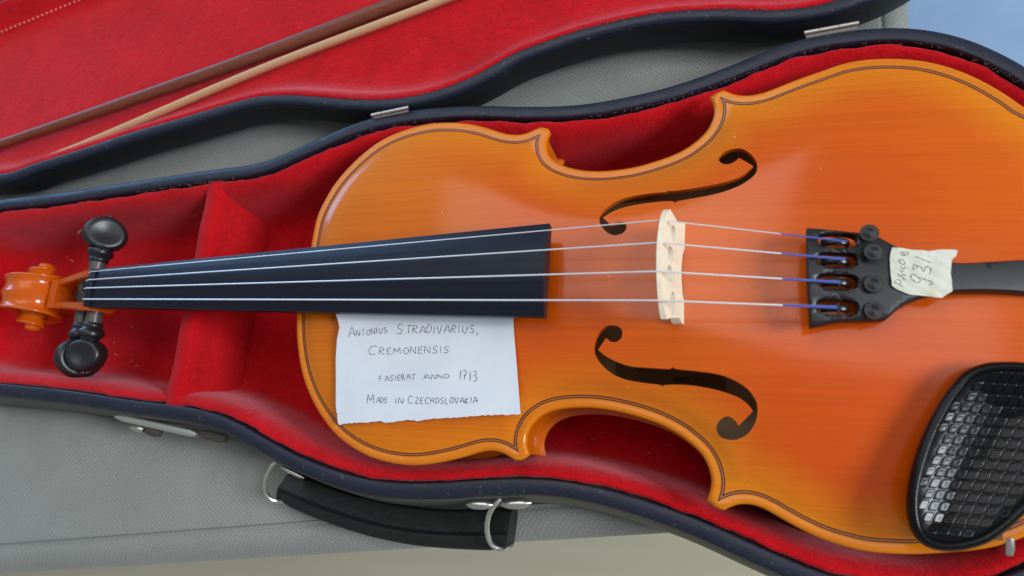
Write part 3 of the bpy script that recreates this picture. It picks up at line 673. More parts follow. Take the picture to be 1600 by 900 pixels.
# varnish tint, golden outer bouts, redder middle, plus reflection differences painted in
bx, by = pts[:,0], pts[:,1]
dd = np.clip((dP-2)/25, 0, 1); b_ = dd*dd*(3-2*dd)
b_ = np.maximum(b_, np.exp(-((bx-170)/42)**2)*0.62*np.clip(dP/12, 0, 1))
cn = np.array([0.06*math.sin(x*0.05+1)+0.05*math.sin(y*0.07+x*0.02) for x, y in pts])
ub = np.clip((120-bx)/70, 0, 1); lb = np.clip((bx-205)/60, 0, 1)*np.clip((30-by)/60, 0, 1)  # lb: near lower bout reddened where no ceiling reflection falls, painted into the varnish
b_ = b_*(1-0.55*ub*np.clip((dP-2)/10, 0, 1))+0.25*lb*np.clip((dP-6)/16, 0, 1)
b_ = np.clip(b_*0.82+cn, 0, 1)
set_attr(plate, 'burst', np.r_[b_, b_])
# purfling: two dark lines with a lighter core, mitred into the corners
def off_open(P, d):
    t = np.gradient(P, axis=0); t /= np.linalg.norm(t,axis=1)[:,None]; n = np.stack([-t[:,1], t[:,0]],1)
    if area2(OUT) < 0: n = -n
    return P+n*d
upper = np.concatenate([seg[8][:-1], np.array([B5[-1]]), neckline, seg[0]])
pieces = [upper, seg[2], seg[4], seg[6]]
def trim(A, B):
    """cut the end of A and the start of B where they cross"""
    a1, a2 = A[:-1], A[1:]; best = None
    for i in range(len(A)-2, max(len(A)-16, 0), -1):
        for j in range(0, min(15, len(B)-1)):
            p, r = A[i], A[i+1]-A[i]; q, s = B[j], B[j+1]-B[j]
            cx = r[0]*s[1]-r[1]*s[0]
            if abs(cx) < 1e-9: continue
            t = ((q-p)[0]*s[1]-(q-p)[1]*s[0])/cx; u = ((q-p)[0]*r[1]-(q-p)[1]*r[0])/cx
            if -0.01 <= t <= 1.01 and -0.01 <= u <= 1.01: return np.concatenate([A[:i+1], [p+r*t]]), np.concatenate([[p+r*t], B[j+1:]])
    return A, B
def ext(P, L):
    a = P[0]-P[3]; a /= np.linalg.norm(a); b = P[-1]-P[-4]; b /= np.linalg.norm(b)
    return np.concatenate([[P[0]+a*L], P, [P[-1]+b*L]])
def ribbon_loops(d): 
    O = [ext(off_open(P, d), 5.0) for P in pieces]
    for i in range(4): O[i], O[(i+1) % 4] = trim(O[i], O[(i+1) % 4])
    return O
def ribbon(M, c0, c1, lift):
    A, B = ribbon_loops(c0), ribbon_loops(c1)
    for a, b in zip(A, B):
        k = max(len(a), len(b)); f = lambda P: np.stack([np.interp(np.linspace(0, len(P)-1, k), range(len(P)), P[:,j]) for j in (0,1)],1)
        a, b = f(a), f(b)
        za, zb = arch(a)+lift, arch(b)+lift
        M.grid([[(p[0],p[1],z) for p, z in zip(a, za)], [(p[0],p[1],z) for p, z in zip(b, zb)]])
M = MB(); ribbon(M, 4.0, 4.48, 0.10); ribbon(M, 5.0, 5.48, 0.10)
M.part('purfling', M_PURF, plate, recalc=False, label='twin dark purfling lines inlaid along the edge')
M = MB(); ribbon(M, 4.44, 5.04, 0.08); M.part('purfling_core', M_PURF2, plate, recalc=False)

# ribs, back and the label glued inside
RI = OUT+ON*2.6
RI = smooth_closed(RI, 2)
rib = MB().grid([[(p[0],p[1],z) for p in RI] for z in (-1.6,-12,-24,-34.6)], close_u=True)
RN = normals_in(RI)
rib.grid([[(p[0]+n[0]*1.4,p[1]+n[1]*1.4,z) for p, n in zip(RI, RN)] for z in (-1.6,-34.6)], close_u=True)
o = rib.part('ribs', M_RIB, vio, sharp=50, label='orange varnished side walls of the body')
H2 = hexgrid(5.0); H2 = H2[inside(H2, OUT)]; H2 = H2[dist(H2, OUT) > 4]
p2, F2 = cdt([OUT], np.concatenate([H2]+[r_ for r_ in rings[3:6]])); d2 = dist(p2, OUT); a2_ = arch(p2, d2); e2 = d2 < 0.05
M = MB(); M.v = [(p[0],p[1],-34.4 - max(a,0)*0.0 - (a if a > 1 else 0)*0.75 - (0.9 if e else 0)) for p, a, e in zip(p2, a2_, e2)]; M.f = [list(f) for f in F2]
low = len(p2); M.v += [(p[0],p[1],-38.2-(a if a > 1 else 0)*0.75+(0.9 if e else 0)) for p, a, e in zip(p2, a2_, e2)]
M.f += [[i+low for i in f[::-1]] for f in F2]; M.f += [[a, b, b+low, a+low][::-1] for a, b in boundary(F2)]
part('back_plate', M.v, M.f, [M_IN, M_RIB], vio, midx=[(1 if d2[list(f)].mean() < 3.6 else 0) for f in F2]+[1]*len(F2)+[1]*len(boundary(F2)), recalc=False, sharp=50)
lab = MB().box((188,-37,-39.6), (26,17,0.15)); lab_o = lab.part('inside_label', Mat('brown_old_label', lin(150,118,80), 0.85).m, vio, label='printed maker label glued inside, seen through the near f hole')

# lettering: single stroke pencil capitals
GL = {'A':[[(0,0),(.42,1),(.8,0)],[(.18,.38),(.66,.36)]],'N':[[(0,0),(.04,1),(.6,.02),(.66,1)]],'T':[[(0,.98),(.72,1)],[(.36,1),(.34,0)]],'O':[[(.36,.98),(.1,.8),(.02,.45),(.16,.08),(.42,.02),(.64,.3),(.64,.7),(.36,.98)]],
'I':[[(.1,1),(.08,0)]],'U':[[(0,1),(.05,.25),(.28,0),(.52,.2),(.6,1)]],'S':[[(.62,.9),(.36,1.02),(.1,.8),(.22,.55),(.5,.4),(.5,.12),(.26,-.02),(0,.1)]],'R':[[(0,0),(.05,1),(.45,.98),(.52,.7),(.1,.5),(.58,0)]],
'D':[[(0,0),(.03,1),(.45,.85),(.62,.5),(.42,.1),(0,0)]],'V':[[(0,1),(.32,0),(.62,1)]],'C':[[(.72,.92),(.4,1.02),(.08,.72),(.08,.25),(.36,0),(.74,.14)]],'E':[[(.55,.98),(.1,.94),(.04,.5),(.08,.04),(.58,.02)],[(.05,.5),(.45,.54)]],
'M':[[(0,0),(.08,1),(.42,.3),(.76,1),(.86,0)]],'F':[[(0,0),(.05,1)],[(.05,.98),(.5,1)],[(.02,.52),(.4,.54)]],'B':[[(0,0),(.03,1),(.4,.9),(.38,.6),(.05,.52),(.5,.4),(.48,.1),(0,0)]],'Z':[[(0,.98),(.55,.95),(.05,.04),(.62,.02)]],
'H':[[(0,1),(.03,0)],[(.56,1),(.58,0)],[(.02,.5),(.56,.52)]],'L':[[(.03,1),(0,.03),(.5,0)]],'K':[[(.03,1),(.03,0)],[(.52,.98),(.05,.45),(.58,0)]],'1':[[(.14,1),(.12,0)]],'7':[[(0,.96),(.5,1),(.26,.4),(.18,0)],[(.08,.5),(.44,.54)]],'3':[[(.05,.92),(.38,1),(.46,.74),(.18,.54),(.5,.4),(.46,.08),(.05,.02)]],',':[[(.1,.1),(.06,-.3)]]}
WD = {'I':.24,'1':.3,',':.25,'M':.98,'C':.8,'L':.56,'E':.64}
def stroke(M, P, rad, zf, h=0.12):
    P = spline(P, 0.3) if len(P) > 2 else np.array([np.array(P[0])+(np.array(P[1])-np.array(P[0]))*t for t in np.linspace(0,1,6)])
    t = np.gradient(P, axis=0); t /= np.linalg.norm(t,axis=1)[:,None]+1e-9; n = np.stack([-t[:,1], t[:,0]],1)
    k = len(P); wv = [rad*(0.75+0.35*math.sin(i*0.9+len(M.v)))*(0.75 if i in (0,k-1) else 1) for i in range(k)]
    rows = [[(*(p+q*w), zf(*(p+q*w))+h) for p, q, w in zip(P, n, wv)], [(*(p-q*w), zf(*(p-q*w))+h) for p, q, w in zip(P, n, wv)]]
    M.grid(rows)
# paper note tucked under the fingerboard
def paper_z(x, y): return max(7+0.06*(x-65)+0.10*(y+45), zt(x, y)+0.35) if y > -95 else 3
PP = np.array(PAPER, float); rnd = random.Random(4); edge = []
for i in range(len(PP)):
    a, b = PP[i], PP[(i+1) % len(PP)]; L = np.linalg.norm(b-a); k = max(1, int(L/1.0))
    for t in range(k):
        q = a+(b-a)*t/k
        torn = q[1] < -60 or q[0] < 26
        edge.append(q+(np.array([rnd.uniform(-.22,.22), rnd.uniform(-.22,.22)]) if torn else 0))
edge = np.array(edge); hx = hexgrid(3.0); hx = hx[inside(hx, edge)]; hx = hx[dist(hx, edge) > 0.9]
pp, pf = cdt([edge], hx)
A_ = arch(pp); pzv = [max(7+0.06*(x-65)+0.10*(y+45), a+0.35)+0.25*math.sin(x*0.11+y*0.05) for (x, y), a in zip(pp, A_)]
M = MB(); M.v = [(p[0],p[1],z) for p, z in zip(pp, pzv)]; M.f = [list(f) for f in pf]; low = len(pp)
M.v += [(p[0],p[1],z-0.14) for p, z in zip(pp, pzv)]; M.f += [[i+low for i in f[::-1]] for f in pf]; M.f += [[a,b,b+low,a+low][::-1] for a, b in boundary(pf)]
pb = (67, -48, 2.0)
note = top('paper_note', M.v, M.f, M_PAPER, 'torn white paper note with pencilled handwriting tucked under the fingerboard', 'note', pb, recalc=False)
def pz_(x, y): return max(7+0.06*(x-65)+0.10*(y+45), zt(x, y)+0.35)+0.25*math.sin(x*0.11+y*0.05)
ink = MB(); rnd = random.Random(11)
for ini, rest, a, b, h1, h2 in WORDS:
    a, b = np.array(a), np.array(b); L = np.linalg.norm(b-a); ux = (b-a)/L; uy = np.array([-ux[1], ux[0]])
    s = ini.upper()+rest.upper(); hs = [h1]+[h2]*len(rest)
    adv = [h*WD.get(c, .70)*0.92+0.22*h for c, h in zip(s, hs)]; k = L/(sum(adv)-0.2*hs[-1]); x = 0
    for c, h, w in zip(s, hs, adv):
        sl = rnd.uniform(-.06,.10); dy = rnd.uniform(-.05,.05)*h; hh = h*rnd.uniform(.92,1.06)
        for st_ in GL[c]:
            P = [a+ux*(x+(px*h*0.92+py*hh*sl)*k)+uy*(py*hh+dy) for px, py in st_]
            stroke(ink, [tuple(p) for p in P], 0.185, pz_)
        x += w*k
ink.part('handwriting', M_PENCIL, note, recalc=False, smooth=False)
# tiny print on the label inside the body
pr = MB()
def print_row(text, x0, y0, h, z):
    x = x0
    for c in text:
        if c == ' ': x += h*0.7; continue
        for st_ in GL[c]: stroke(pr, [(x+px*h*0.9, y0+py*h) for px, py in st_], 0.22, lambda a, b: z, 0.02)
        x += h*WD.get(c, .7)+h*0.2
print_row('ANTONIUS STRADIVARIUS', 164, -28, 2.0, -39.4); print_row('CREMONENSIS', 172, -32.5, 2.0, -39.4); print_row('ANNO 1713', 190, -38, 2.2, -39.4); print_row('MADE IN CZECHOSLOVAKIA', 168, -43.5, 2.2, -39.4)
pr.part('print', M_PRINT, lab_o, recalc=False, smooth=False)

# neck, pegbox and scroll
def fbz(x): return 0.3+(x+130)*0.1125            # centre line of the fingerboard surface
def fbw(x): return 11.2+(x+130)*(21.0-11.2)/270
M = MB(); rows = []
for x in np.linspace(-130, 140, 46):
    w, zc = fbw(x), fbz(x); r = []
    for t in np.linspace(-1, 1, 17): r.append((x, 0.6*(x+130)/270+w*t, zc-(w*t)**2/84))
    e = zc-w*w/84
    r += [(x, 0.6*(x+130)/270+w*0.99, e-4.6), (x, 0.6*(x+130)/270-w*0.99, e-4.6)]
    rows.append(r)
M.grid(rows, close_u=True); n = 19; M.f.append(list(range(n))); M.f.append([45*n+i for i in range(n)])
fb_o = M.part('fingerboard', M_EBONY, vio, sharp=30, label='long black fingerboard')
M = MB(); rows = []
for x in np.linspace(-137, 6, 26):
    w = fbw(x)*0.86-1.0; zc = fbz(x)-fbw(x)**2/84-4.7; dep = 12.5 if x < -20 else 12.5+(x+20)*1.1
    dep += max(0, -116-x)*0.22
    rows.append([(x, w*math.cos(a), zc-dep*abs(math.sin(a))**0.8) for a in np.linspace(0, math.pi, 15)])
M.grid(rows, close_u=True); M.f.append(list(range(15))); M.f.append([25*15+i for i in range(15)])
o = M.part('neck', M_SCROLL, vio, sharp=60); set_attr(o, 'burst', [0.7]*len(o.data.vertices))
M = MB(); rows = []
for x in np.linspace(-134, -129.5, 4):
    rows.append([(x, 10.9*t, 1.9-0.3*abs(x+131.7)-(10.9*t)**2/90) for t in np.linspace(-1,1,13)]+[(x,10.9,-5.5),(x,-10.9,-5.5)])
M.grid(rows, close_u=True); M.f.append(list(range(15))); M.f.append([45+i for i in range(15)]); M.part('nut', M_EBONY, vio, sharp=40)
M = MB(); rows = []
for x, w, zt_, zb, wall in [(-129,12.6,-5.5,-20,5),(-136,12.4,-3.4,-23,4.8),(-146,11.6,-5.6,-26,4.6),(-156,10.6,-8.6,-29,4.4),(-166,9.6,-12,-33,4.2),(-174,8.8,-15,-37,4.0)]:
    fl_ = zb+4; iw = w-wall
    rows.append([(x,w,zt_-0.8),(x,w-0.9,zt_),(x,iw+0.6,zt_),(x,iw,zt_-0.8),(x,iw,fl_),(x,-iw,fl_),(x,-iw,zt_-0.8),(x,-iw-0.6,zt_),(x,-w+0.9,zt_),(x,-w,zt_-0.8),(x,-w*0.97,zb+5),(x,-w*0.6,zb),(x,w*0.6,zb),(x,w*0.97,zb+5)])
M.grid(rows, close_u=True); n = 14; M.f.append(list(range(n))); M.f.append([5*n+i for i in range(n)])
pbx = M.part('pegbox', M_SCROLL, vio, sharp=35, label='open orange pegbox behind the nut'); set_attr(pbx, 'burst', [0.55]*len(pbx.data.vertices))
def scroll():
    M = MB(); C = np.array([-196.5, 0.3, -25.0]); turns = 2.36; N = 260; T0 = math.radians(-90)
    D_ = np.radians([0,90,180,270,360,450,540,630,720,850,1300])
    fine = np.radians(np.arange(0, 1301, 4.0))
    def smth(vals):
        y = np.interp(fine, D_, vals)
        for _ in range(90): y[1:-1] = 0.25*y[:-2]+0.5*y[1:-1]+0.25*y[2:]
        return y
    Ry = smth([21.4,21.0,20.0,16.6,12.6,10.2,8.4,6.6,5.0,3.4,1.6]); Wy = smth([8.2,9.4,11,12.8,14.8,16.4,17.8,19.2,20.4,21.4,21.6])
    Rf = lambda th: float(np.interp(th, fine, Ry)); wf = lambda th: float(np.interp(th, fine, Wy))
    for sgn in (1, -1):
        rows = []
        for i in range(N+1):
            th = turns*2*math.pi*i/N; r = Rf(th); w = wf(th); ri = Rf(th+2*math.pi)*0.96; an = T0-th
            d = np.array([math.cos(an), 0, math.sin(an)])
            prof = [(r+0.1,0.0),(r-0.35,w*0.10),(r-1.2,w*0.32),(r-1.55,w*0.52),(r-1.2,w*0.72),(r-0.3,w-1.9),(r+0.25,w-1.2),(r+0.1,w-0.5),(r-0.45,w-0.1),(r-1.1,w-0.15),(r-1.9,w-0.9),(max((r+ri)/2,ri+0.4),w-1.7),(max(ri,1.0)+0.25,w-1.9),(max(ri,0.8)-0.3,w-0.4)]
            rows.append([tuple(C+d*a+np.array([0,sgn*b,0])) for a, b in prof])
        M.grid(rows)
        w = wf(turns*2*math.pi); r = Rf(turns*2*math.pi)
        M.lathe([(r*1.3,w-7),(r*1.25,w-1.2),(r*1.1,w-0.3),(r*0.5,w+0.4),(0.2,w+0.5)], C, (0,sgn,0), 20)
        # throat under the volute
    o = M.part('scroll', M_SCROLL, vio, recalc=True, sharp=75, label='orange carved scroll at the head')
    set_attr(o, 'burst', [0.35]*len(o.data.vertices))
    for sgn in (1, -1):
        ln = []
        for i in range(0, N+1, 2):
            th = turns*2*math.pi*i/N; an = T0-th; r = Rf(th+2*math.pi)+0.35
            if th > turns*2*math.pi-1.2: break
            ln.append(tuple(C+np.array([math.cos(an)*r, sgn*(wf(th)-1.75), math.sin(an)*r])))
        MB().tube(ln, 0.5, 6).part('groove_shade', Mat('groove_shade_brown', lin(92,38,8), 0.6).m, o)  # dark tube along the spiral, crease shade put into its colour
    T = MB(); rows = []
    for x, z0, z1, w in [(-172,-14,-37,8.8),(-178,-15,-41,8.4),(-185,-24,-44,7.6),(-195,-33,-45.5,7.0),(-204,-36,-43,6.6)]:
        rows.append([(x,w,z0),(x,-w,z0),(x,-w,z1+2),(x,-w*0.6,z1),(x,w*0.6,z1),(x,w,z1+2)])
    T.grid(rows, close_u=True); T.f.append(list(range(6))); T.f.append([24+i for i in range(6)])
    t = T.part('throat', M_SCROLL, o); set_attr(t, 'burst', [0.5]*len(t.data.vertices))
scroll()
def peg(base, head, tip, twist, rw, rt, label):
    b, h = np.array(base, float), np.array(head, float); ax = (h-b)/np.linalg.norm(h-b); L = np.linalg.norm(h-b)
    M = MB().lathe([(2.8,-22),(3.9,-4),(4.2,0),(4.7,L*0.30)], b, ax, 16)
    o = M.part('peg', M_PEGS, vio, label=label)
    MB().lathe([(4.6,L*0.26),(5.4,L*0.30),(5.6,L*0.34),(5.2,L*0.37),(5.6,L*0.40),(6.9,L*0.45),(7.3,L*0.51),(7.0,L*0.56),(5.4,L*0.60),(4.6,L*0.68),(4.4,L*0.8)], b, ax, 20).part('collar', M_PEG, o)
    coil = [tuple(b-ax*(5.5+k*0.085)+4.5*(math.cos(k*0.7)*np.array([0,0,1.])+math.sin(k*0.7)*np.array([1.,0,0]))) for k in range(64)]
    MB().tube(coil, 0.4, 6).part('string_winding', M_DARKM, o)
    # flattened, waisted thumb piece
    u = np.array([0,0,1.])-ax*ax[2]; u /= np.linalg.norm(u); v = np.cross(ax, u)
    a_ = math.cos(twist)*u+math.sin(twist)*v; n_ = np.cross(ax, a_)
    K = MB()
    for sd in (1, -1):
        rows = []
        for rho in (0.02, 0.2, 0.4, 0.6, 0.75, 0.87, 0.95, 0.99, 1.0):
            th_ = rt*(0.62+0.40*rho*rho)*max(0.0, 1-rho**7)**0.5
            rows.append([tuple(h+ax*(rho*rw*0.86*math.cos(q))*(1.0 if math.cos(q) > 0 else 1.05)+a_*(rho*rw*math.sin(q)*(1-0.10*math.cos(q)))+n_*sd*th_) for q in np.linspace(0, 2*math.pi, 30, endpoint=False)])
        K.grid(rows, close_u=True); K.f.append([len(K.v)-9*30+i for i in range(30)])
    K.part('thumb_piece', M_PEG, o, sharp=0)
    E_ = MB()
    E_.lathe([(0.4,0),(1.5,0.4),(1.6,1.2),(0.3,2.0)], h+ax*rw*0.83, ax, 10); 
    E_.part('pip', M_PEG, o)
peg((-141.5,11,-10.5), (-141.2,36,-11.5), 0, math.radians(-42), 12.2, 6.0, 'black tuning peg on the far side of the pegbox')
peg((-137.0,-11,-12), (-138.5,-37,-13.5), 0, math.radians(78), 10.8, 7.0, 'black tuning peg on the near side, closer to the nut')
peg((-151.5,-10,-17), (-149.5,-38,-20), 0, math.radians(30), 13.6, 5.6, 'black tuning peg on the near side, closer to the scroll')

# bridge
def ell(cy, cz, ry, rz, n=22, rot=0): 
    return np.array([(cy+ry*math.cos(t)*math.cos(rot)-rz*math.sin(t)*math.sin(rot), cz+ry*math.cos(t)*math.sin(rot)+rz*math.sin(t)*math.cos(rot)) for t in np.linspace(0, 2*math.pi, n, endpoint=False)])
top_arc = [(y, 43.4-(abs(y+1.0)**2.0)/(62.0 if y > -1 else 72.0)-0.0000115*max(0, abs(y+1)-12)**5) for y in np.linspace(22.4, -24.0, 32)]
side_g = [(-23.6,33.0),(-22.6,30.0),(-21.6,26),(-20.6,21),(-19.9,18.4),(-20.4,17.2),(-21.4,15.6),(-21.6,13.6),(-21.4,10.4),(-11.6,10.9),(-11.0,12.6),(-8.6,14.6),(-4,15.8)]
side_e = [(4,15.8),(8.6,14.6),(11.0,12.6),(11.6,10.9),(23.2,10.0),(23.4,13.6),(22.8,15.4),(21.4,16.2),(21.4,18.0),(20.2,18.6),(20.2,20.6),(21.2,26),(22.2,31)]
BO = np.array(top_arc+side_g+[(0,16.2)]+side_e)
holes = [ell(13.6,27.5,3.4,3.2), ell(3.6,31.0,3.3,3.6), ell(-4.6,31.5,3.4,3.4), ell(-16.0,27.0,5.0,3.2)]
bp, bf = cdt([BO]+holes[:4], [])
def bpos(y, z, s):
    zz = (z-10)/33.0; th = 2.3-1.5*zz
    return (195.4-6.6*zz+s*th, y+1.3, z)
M = MB(); M.v = [bpos(p[0], p[1], 1) for p in bp]+[bpos(p[0], p[1], -1) for p in bp]; k = len(bp)
M.f = [list(f) for f in bf]+[[i+k for i in f[::-1]] for f in bf]+[[a,b,b+k,a+k][::-1] for a, b in boundary(bf)]
part('bridge', M.v, M.f, M_BRIDGE, vio, smooth=True, sharp=30, label='pale unvarnished maple bridge under the strings')

# strings with blue silk windings at the tail end
STR = [('E string, outermost on the far side', 8.9, 17.4, 37.2, 0.28, 14.2, (259.5,10.8)), ('A string, second from the far side', 3.9, 6.5, 41.6, 0.36, 5.2, (258.5,3.6)), ('D string, second from the near side', -1.0, -5.6, 42.8, 0.39, -5.2, (256.2,-5.6)), ('G string, outermost on the near side', -7.3, -16.7, 40.6, 0.43, -15.2, (254.6,-15.5))]
for nm, yn, yb, zb, r, ys, an in STR:
    b0 = np.array([-131.5, yn, 2.3-yn*yn/90]); b1 = np.array([188.6, yb, zb+0.2]); b2 = np.array([an[0], an[1], 25.2])
    ts = (235.5-188.6)/(an[0]-188.6); sk = b1+(b2-b1)*ts
    pts = [(-140, yn*0.75, -6.5), (-134.5, yn*0.95, 1.2-yn*yn/90), tuple(b0)]+[tuple(b0+(b1-b0)*t) for t in (0.25,0.5,0.75,0.985)]+[tuple(b1)]+[tuple(b1+(b2-b1)*t) for t in (0.03,0.4)]+[tuple(sk)]
    so = MB().tube(pts, r, 8).part('string', M_STR, vio, label='steel '+nm)
    MB().tube([tuple(sk-(b2-b1)*0.01), tuple(sk+(b2-sk)*0.5), tuple(b2)], [r*1.1, r*1.3, r*1.6], 8).part('silk_winding', M_SILK, so)

# tailpiece with slots and fine tuners
def tz(x, y): return 26-0.19*(x-246)-0.006*y*y
tp = [tuple(p) for p in TPT]+[(345,8.2),(352,7.5),(354,0.2),(352,-7.3),(345,-7.8)]+[tuple(p) for p in TPB[::-1]]
a_ = spline(TPT+[(345,8.2),(352,7.5),(354.5,0.2),(352,-7.3),(345,-7.8)]+TPB[::-1], 1.3)
TPo = np.concatenate([a_, spline([TPB[0], (244.6,-3), TPT[0]], 1.5)[1:-1]])
slots = []
for cx, cy in SLOTS:
    slots.append(np.array([(cx+0.3+7.5*np.sign(math.cos(t))*abs(math.cos(t))**0.6, cy+3.05*np.sign(math.sin(t))*abs(math.sin(t))**0.75) for t in np.linspace(0, 2*math.pi, 30, endpoint=False)]))
hx = np.array([(x, y) for x in np.arange(246, 354, 2.2) for y in np.arange(-22, 20, 2.2)]); hx = hx[inside(hx, TPo)]; hx = hx[dist(hx, TPo) > 1.0]
for s in slots: hx = hx[~inside(hx, s)]; hx = hx[dist(hx, s) > 0.8]
ins = [TPo+normals_in(TPo)*0.7]
ins = [q[inside(q, TPo)] for q in ins]
sr = np.concatenate([s+ (s-s.mean(0))*0.10 for s in slots])
tpp, tpf = cdt([TPo]+slots, np.concatenate([hx]+ins+[sr]))
dq = dist(tpp, TPo); dsl = np.min([dist(tpp, s) for s in slots], axis=0)
zz = [tz(x, y)-0.9*max(0, 1-d/0.9)**2-0.7*max(0, 1-e/0.7)**2 for (x, y), d, e in zip(tpp, dq, dsl)]
M = MB(); k = len(tpp); M.v = [(p[0],p[1],z) for p, z in zip(tpp, zz)]+[(p[0],p[1],tz(*p)-5.2) for p in tpp]
M.f = [list(f) for f in tpf]+[[i+k for i in f[::-1]] for f in tpf]+[[a,b,b+k,a+k][::-1] for a, b in boundary(tpf)]
tail = part('tailpiece', M.v, M.f, M_SATIN, vio, recalc=False, sharp=45, label='black tailpiece with four fine tuners')
KN = [(267.6,14.2),(268.7,6.4),(268.4,-5.9),(268.3,-16.0)]
for i, ((cx, cy), (kx, ky)) in enumerate(zip(SLOTS, KN)):
    lift = [3.2, 2.6, 0.9, 0.5][i]
    z0 = tz(kx, ky)
    f_ = MB().lathe([(1.1,-3),(1.1,lift-0.4),(1.4,lift-0.2)], (kx,ky,z0), (0,0,1), 10).part('fine_tuner', M_NICK, tail)
    MB().lathe([(2.7,lift-0.3),(3.4,lift),(3.55,lift+0.7),(3.4,lift+1.2),(2.9,lift+1.3),(1.6,lift+0.8),(0.2,lift+0.6)], (kx,ky,z0), (0,0,1), 24).part('tuner_screw', M_BLK, tail)
    L = [(cx-5,cy,z0-1.2),(cx-2,cy,z0+0.4),(cx+1,cy,z0+0.7),(cx+3.6,cy,z0-0.6),(cx+4.4,cy,z0-3.2)]
    MB().tube([tuple(p) for p in spline(L, 0.8)], 1.5, 8, squash=(1.0,0.8)).part('tuner_lever', M_BLK, tail)
    MB().tube([(cx+0.6,cy-1.7,z0+0.7),(cx+0.6,cy+1.7,z0+0.7)], 0.7, 8).part('string_hook', M_DARKM, tail)

# price label stuck round the tailpiece
TG = []
rnd = random.Random(2)
for i in range(len(TAG)):
    a, b = np.array(TAG[i]), np.array(TAG[(i+1) % len(TAG)]); k = max(1, int(np.linalg.norm(b-a)/0.7))
    for t in range(k): TG.append(a+(b-a)*t/k+np.array([rnd.uniform(-.08,.08), rnd.uniform(-.08,.08)]))
TG = np.array(TG)
def tpd(q): 
    s = inside(q, TPo); d = dist(q, TPo); return np.where(s, 0, d)
def tag_z(Q):
    Q = np.atleast_2d(Q); o_ = tpd(Q)
    return np.array([26-0.19*(x-246)-0.004*y*y+0.75+0.28*math.sin(x*0.8+y*0.5)*math.cos(y*0.7)-0.16*d for (x, y), d in zip(Q, o_)])
hx = np.array([(x, y) for x in np.arange(274, 304, 0.9) for y in np.arange(-12, 12, 0.9)]); hx = hx[inside(hx, TG)]; hx = hx[dist(hx, TG) > 0.5]
gp, gf = cdt([TG], hx); gz = tag_z(gp); k = len(gp)
M = MB(); M.v = [(p[0],p[1],z) for p, z in zip(gp, gz)]+[(p[0],p[1],z-0.18) for p, z in zip(gp, gz)]
M.f = [list(f) for f in gf]+[[i+k for i in f[::-1]] for f in gf]+[[a,b,b+k,a+k][::-1] for a, b in boundary(gf)]
tag = top('price_label', M.v, M.f, M_TAG, 'small torn off-white handwritten label stuck round the black tailpiece', 'label', (287, 0, 16), recalc=False)
ink = MB()
for st_ in TAGST: stroke(ink, st_, 0.17, lambda a, b: float(tag_z([(a, b)])[0]), 0.10)
ink.part('handwriting', M_PENCIL2, tag, recalc=False, smooth=False)

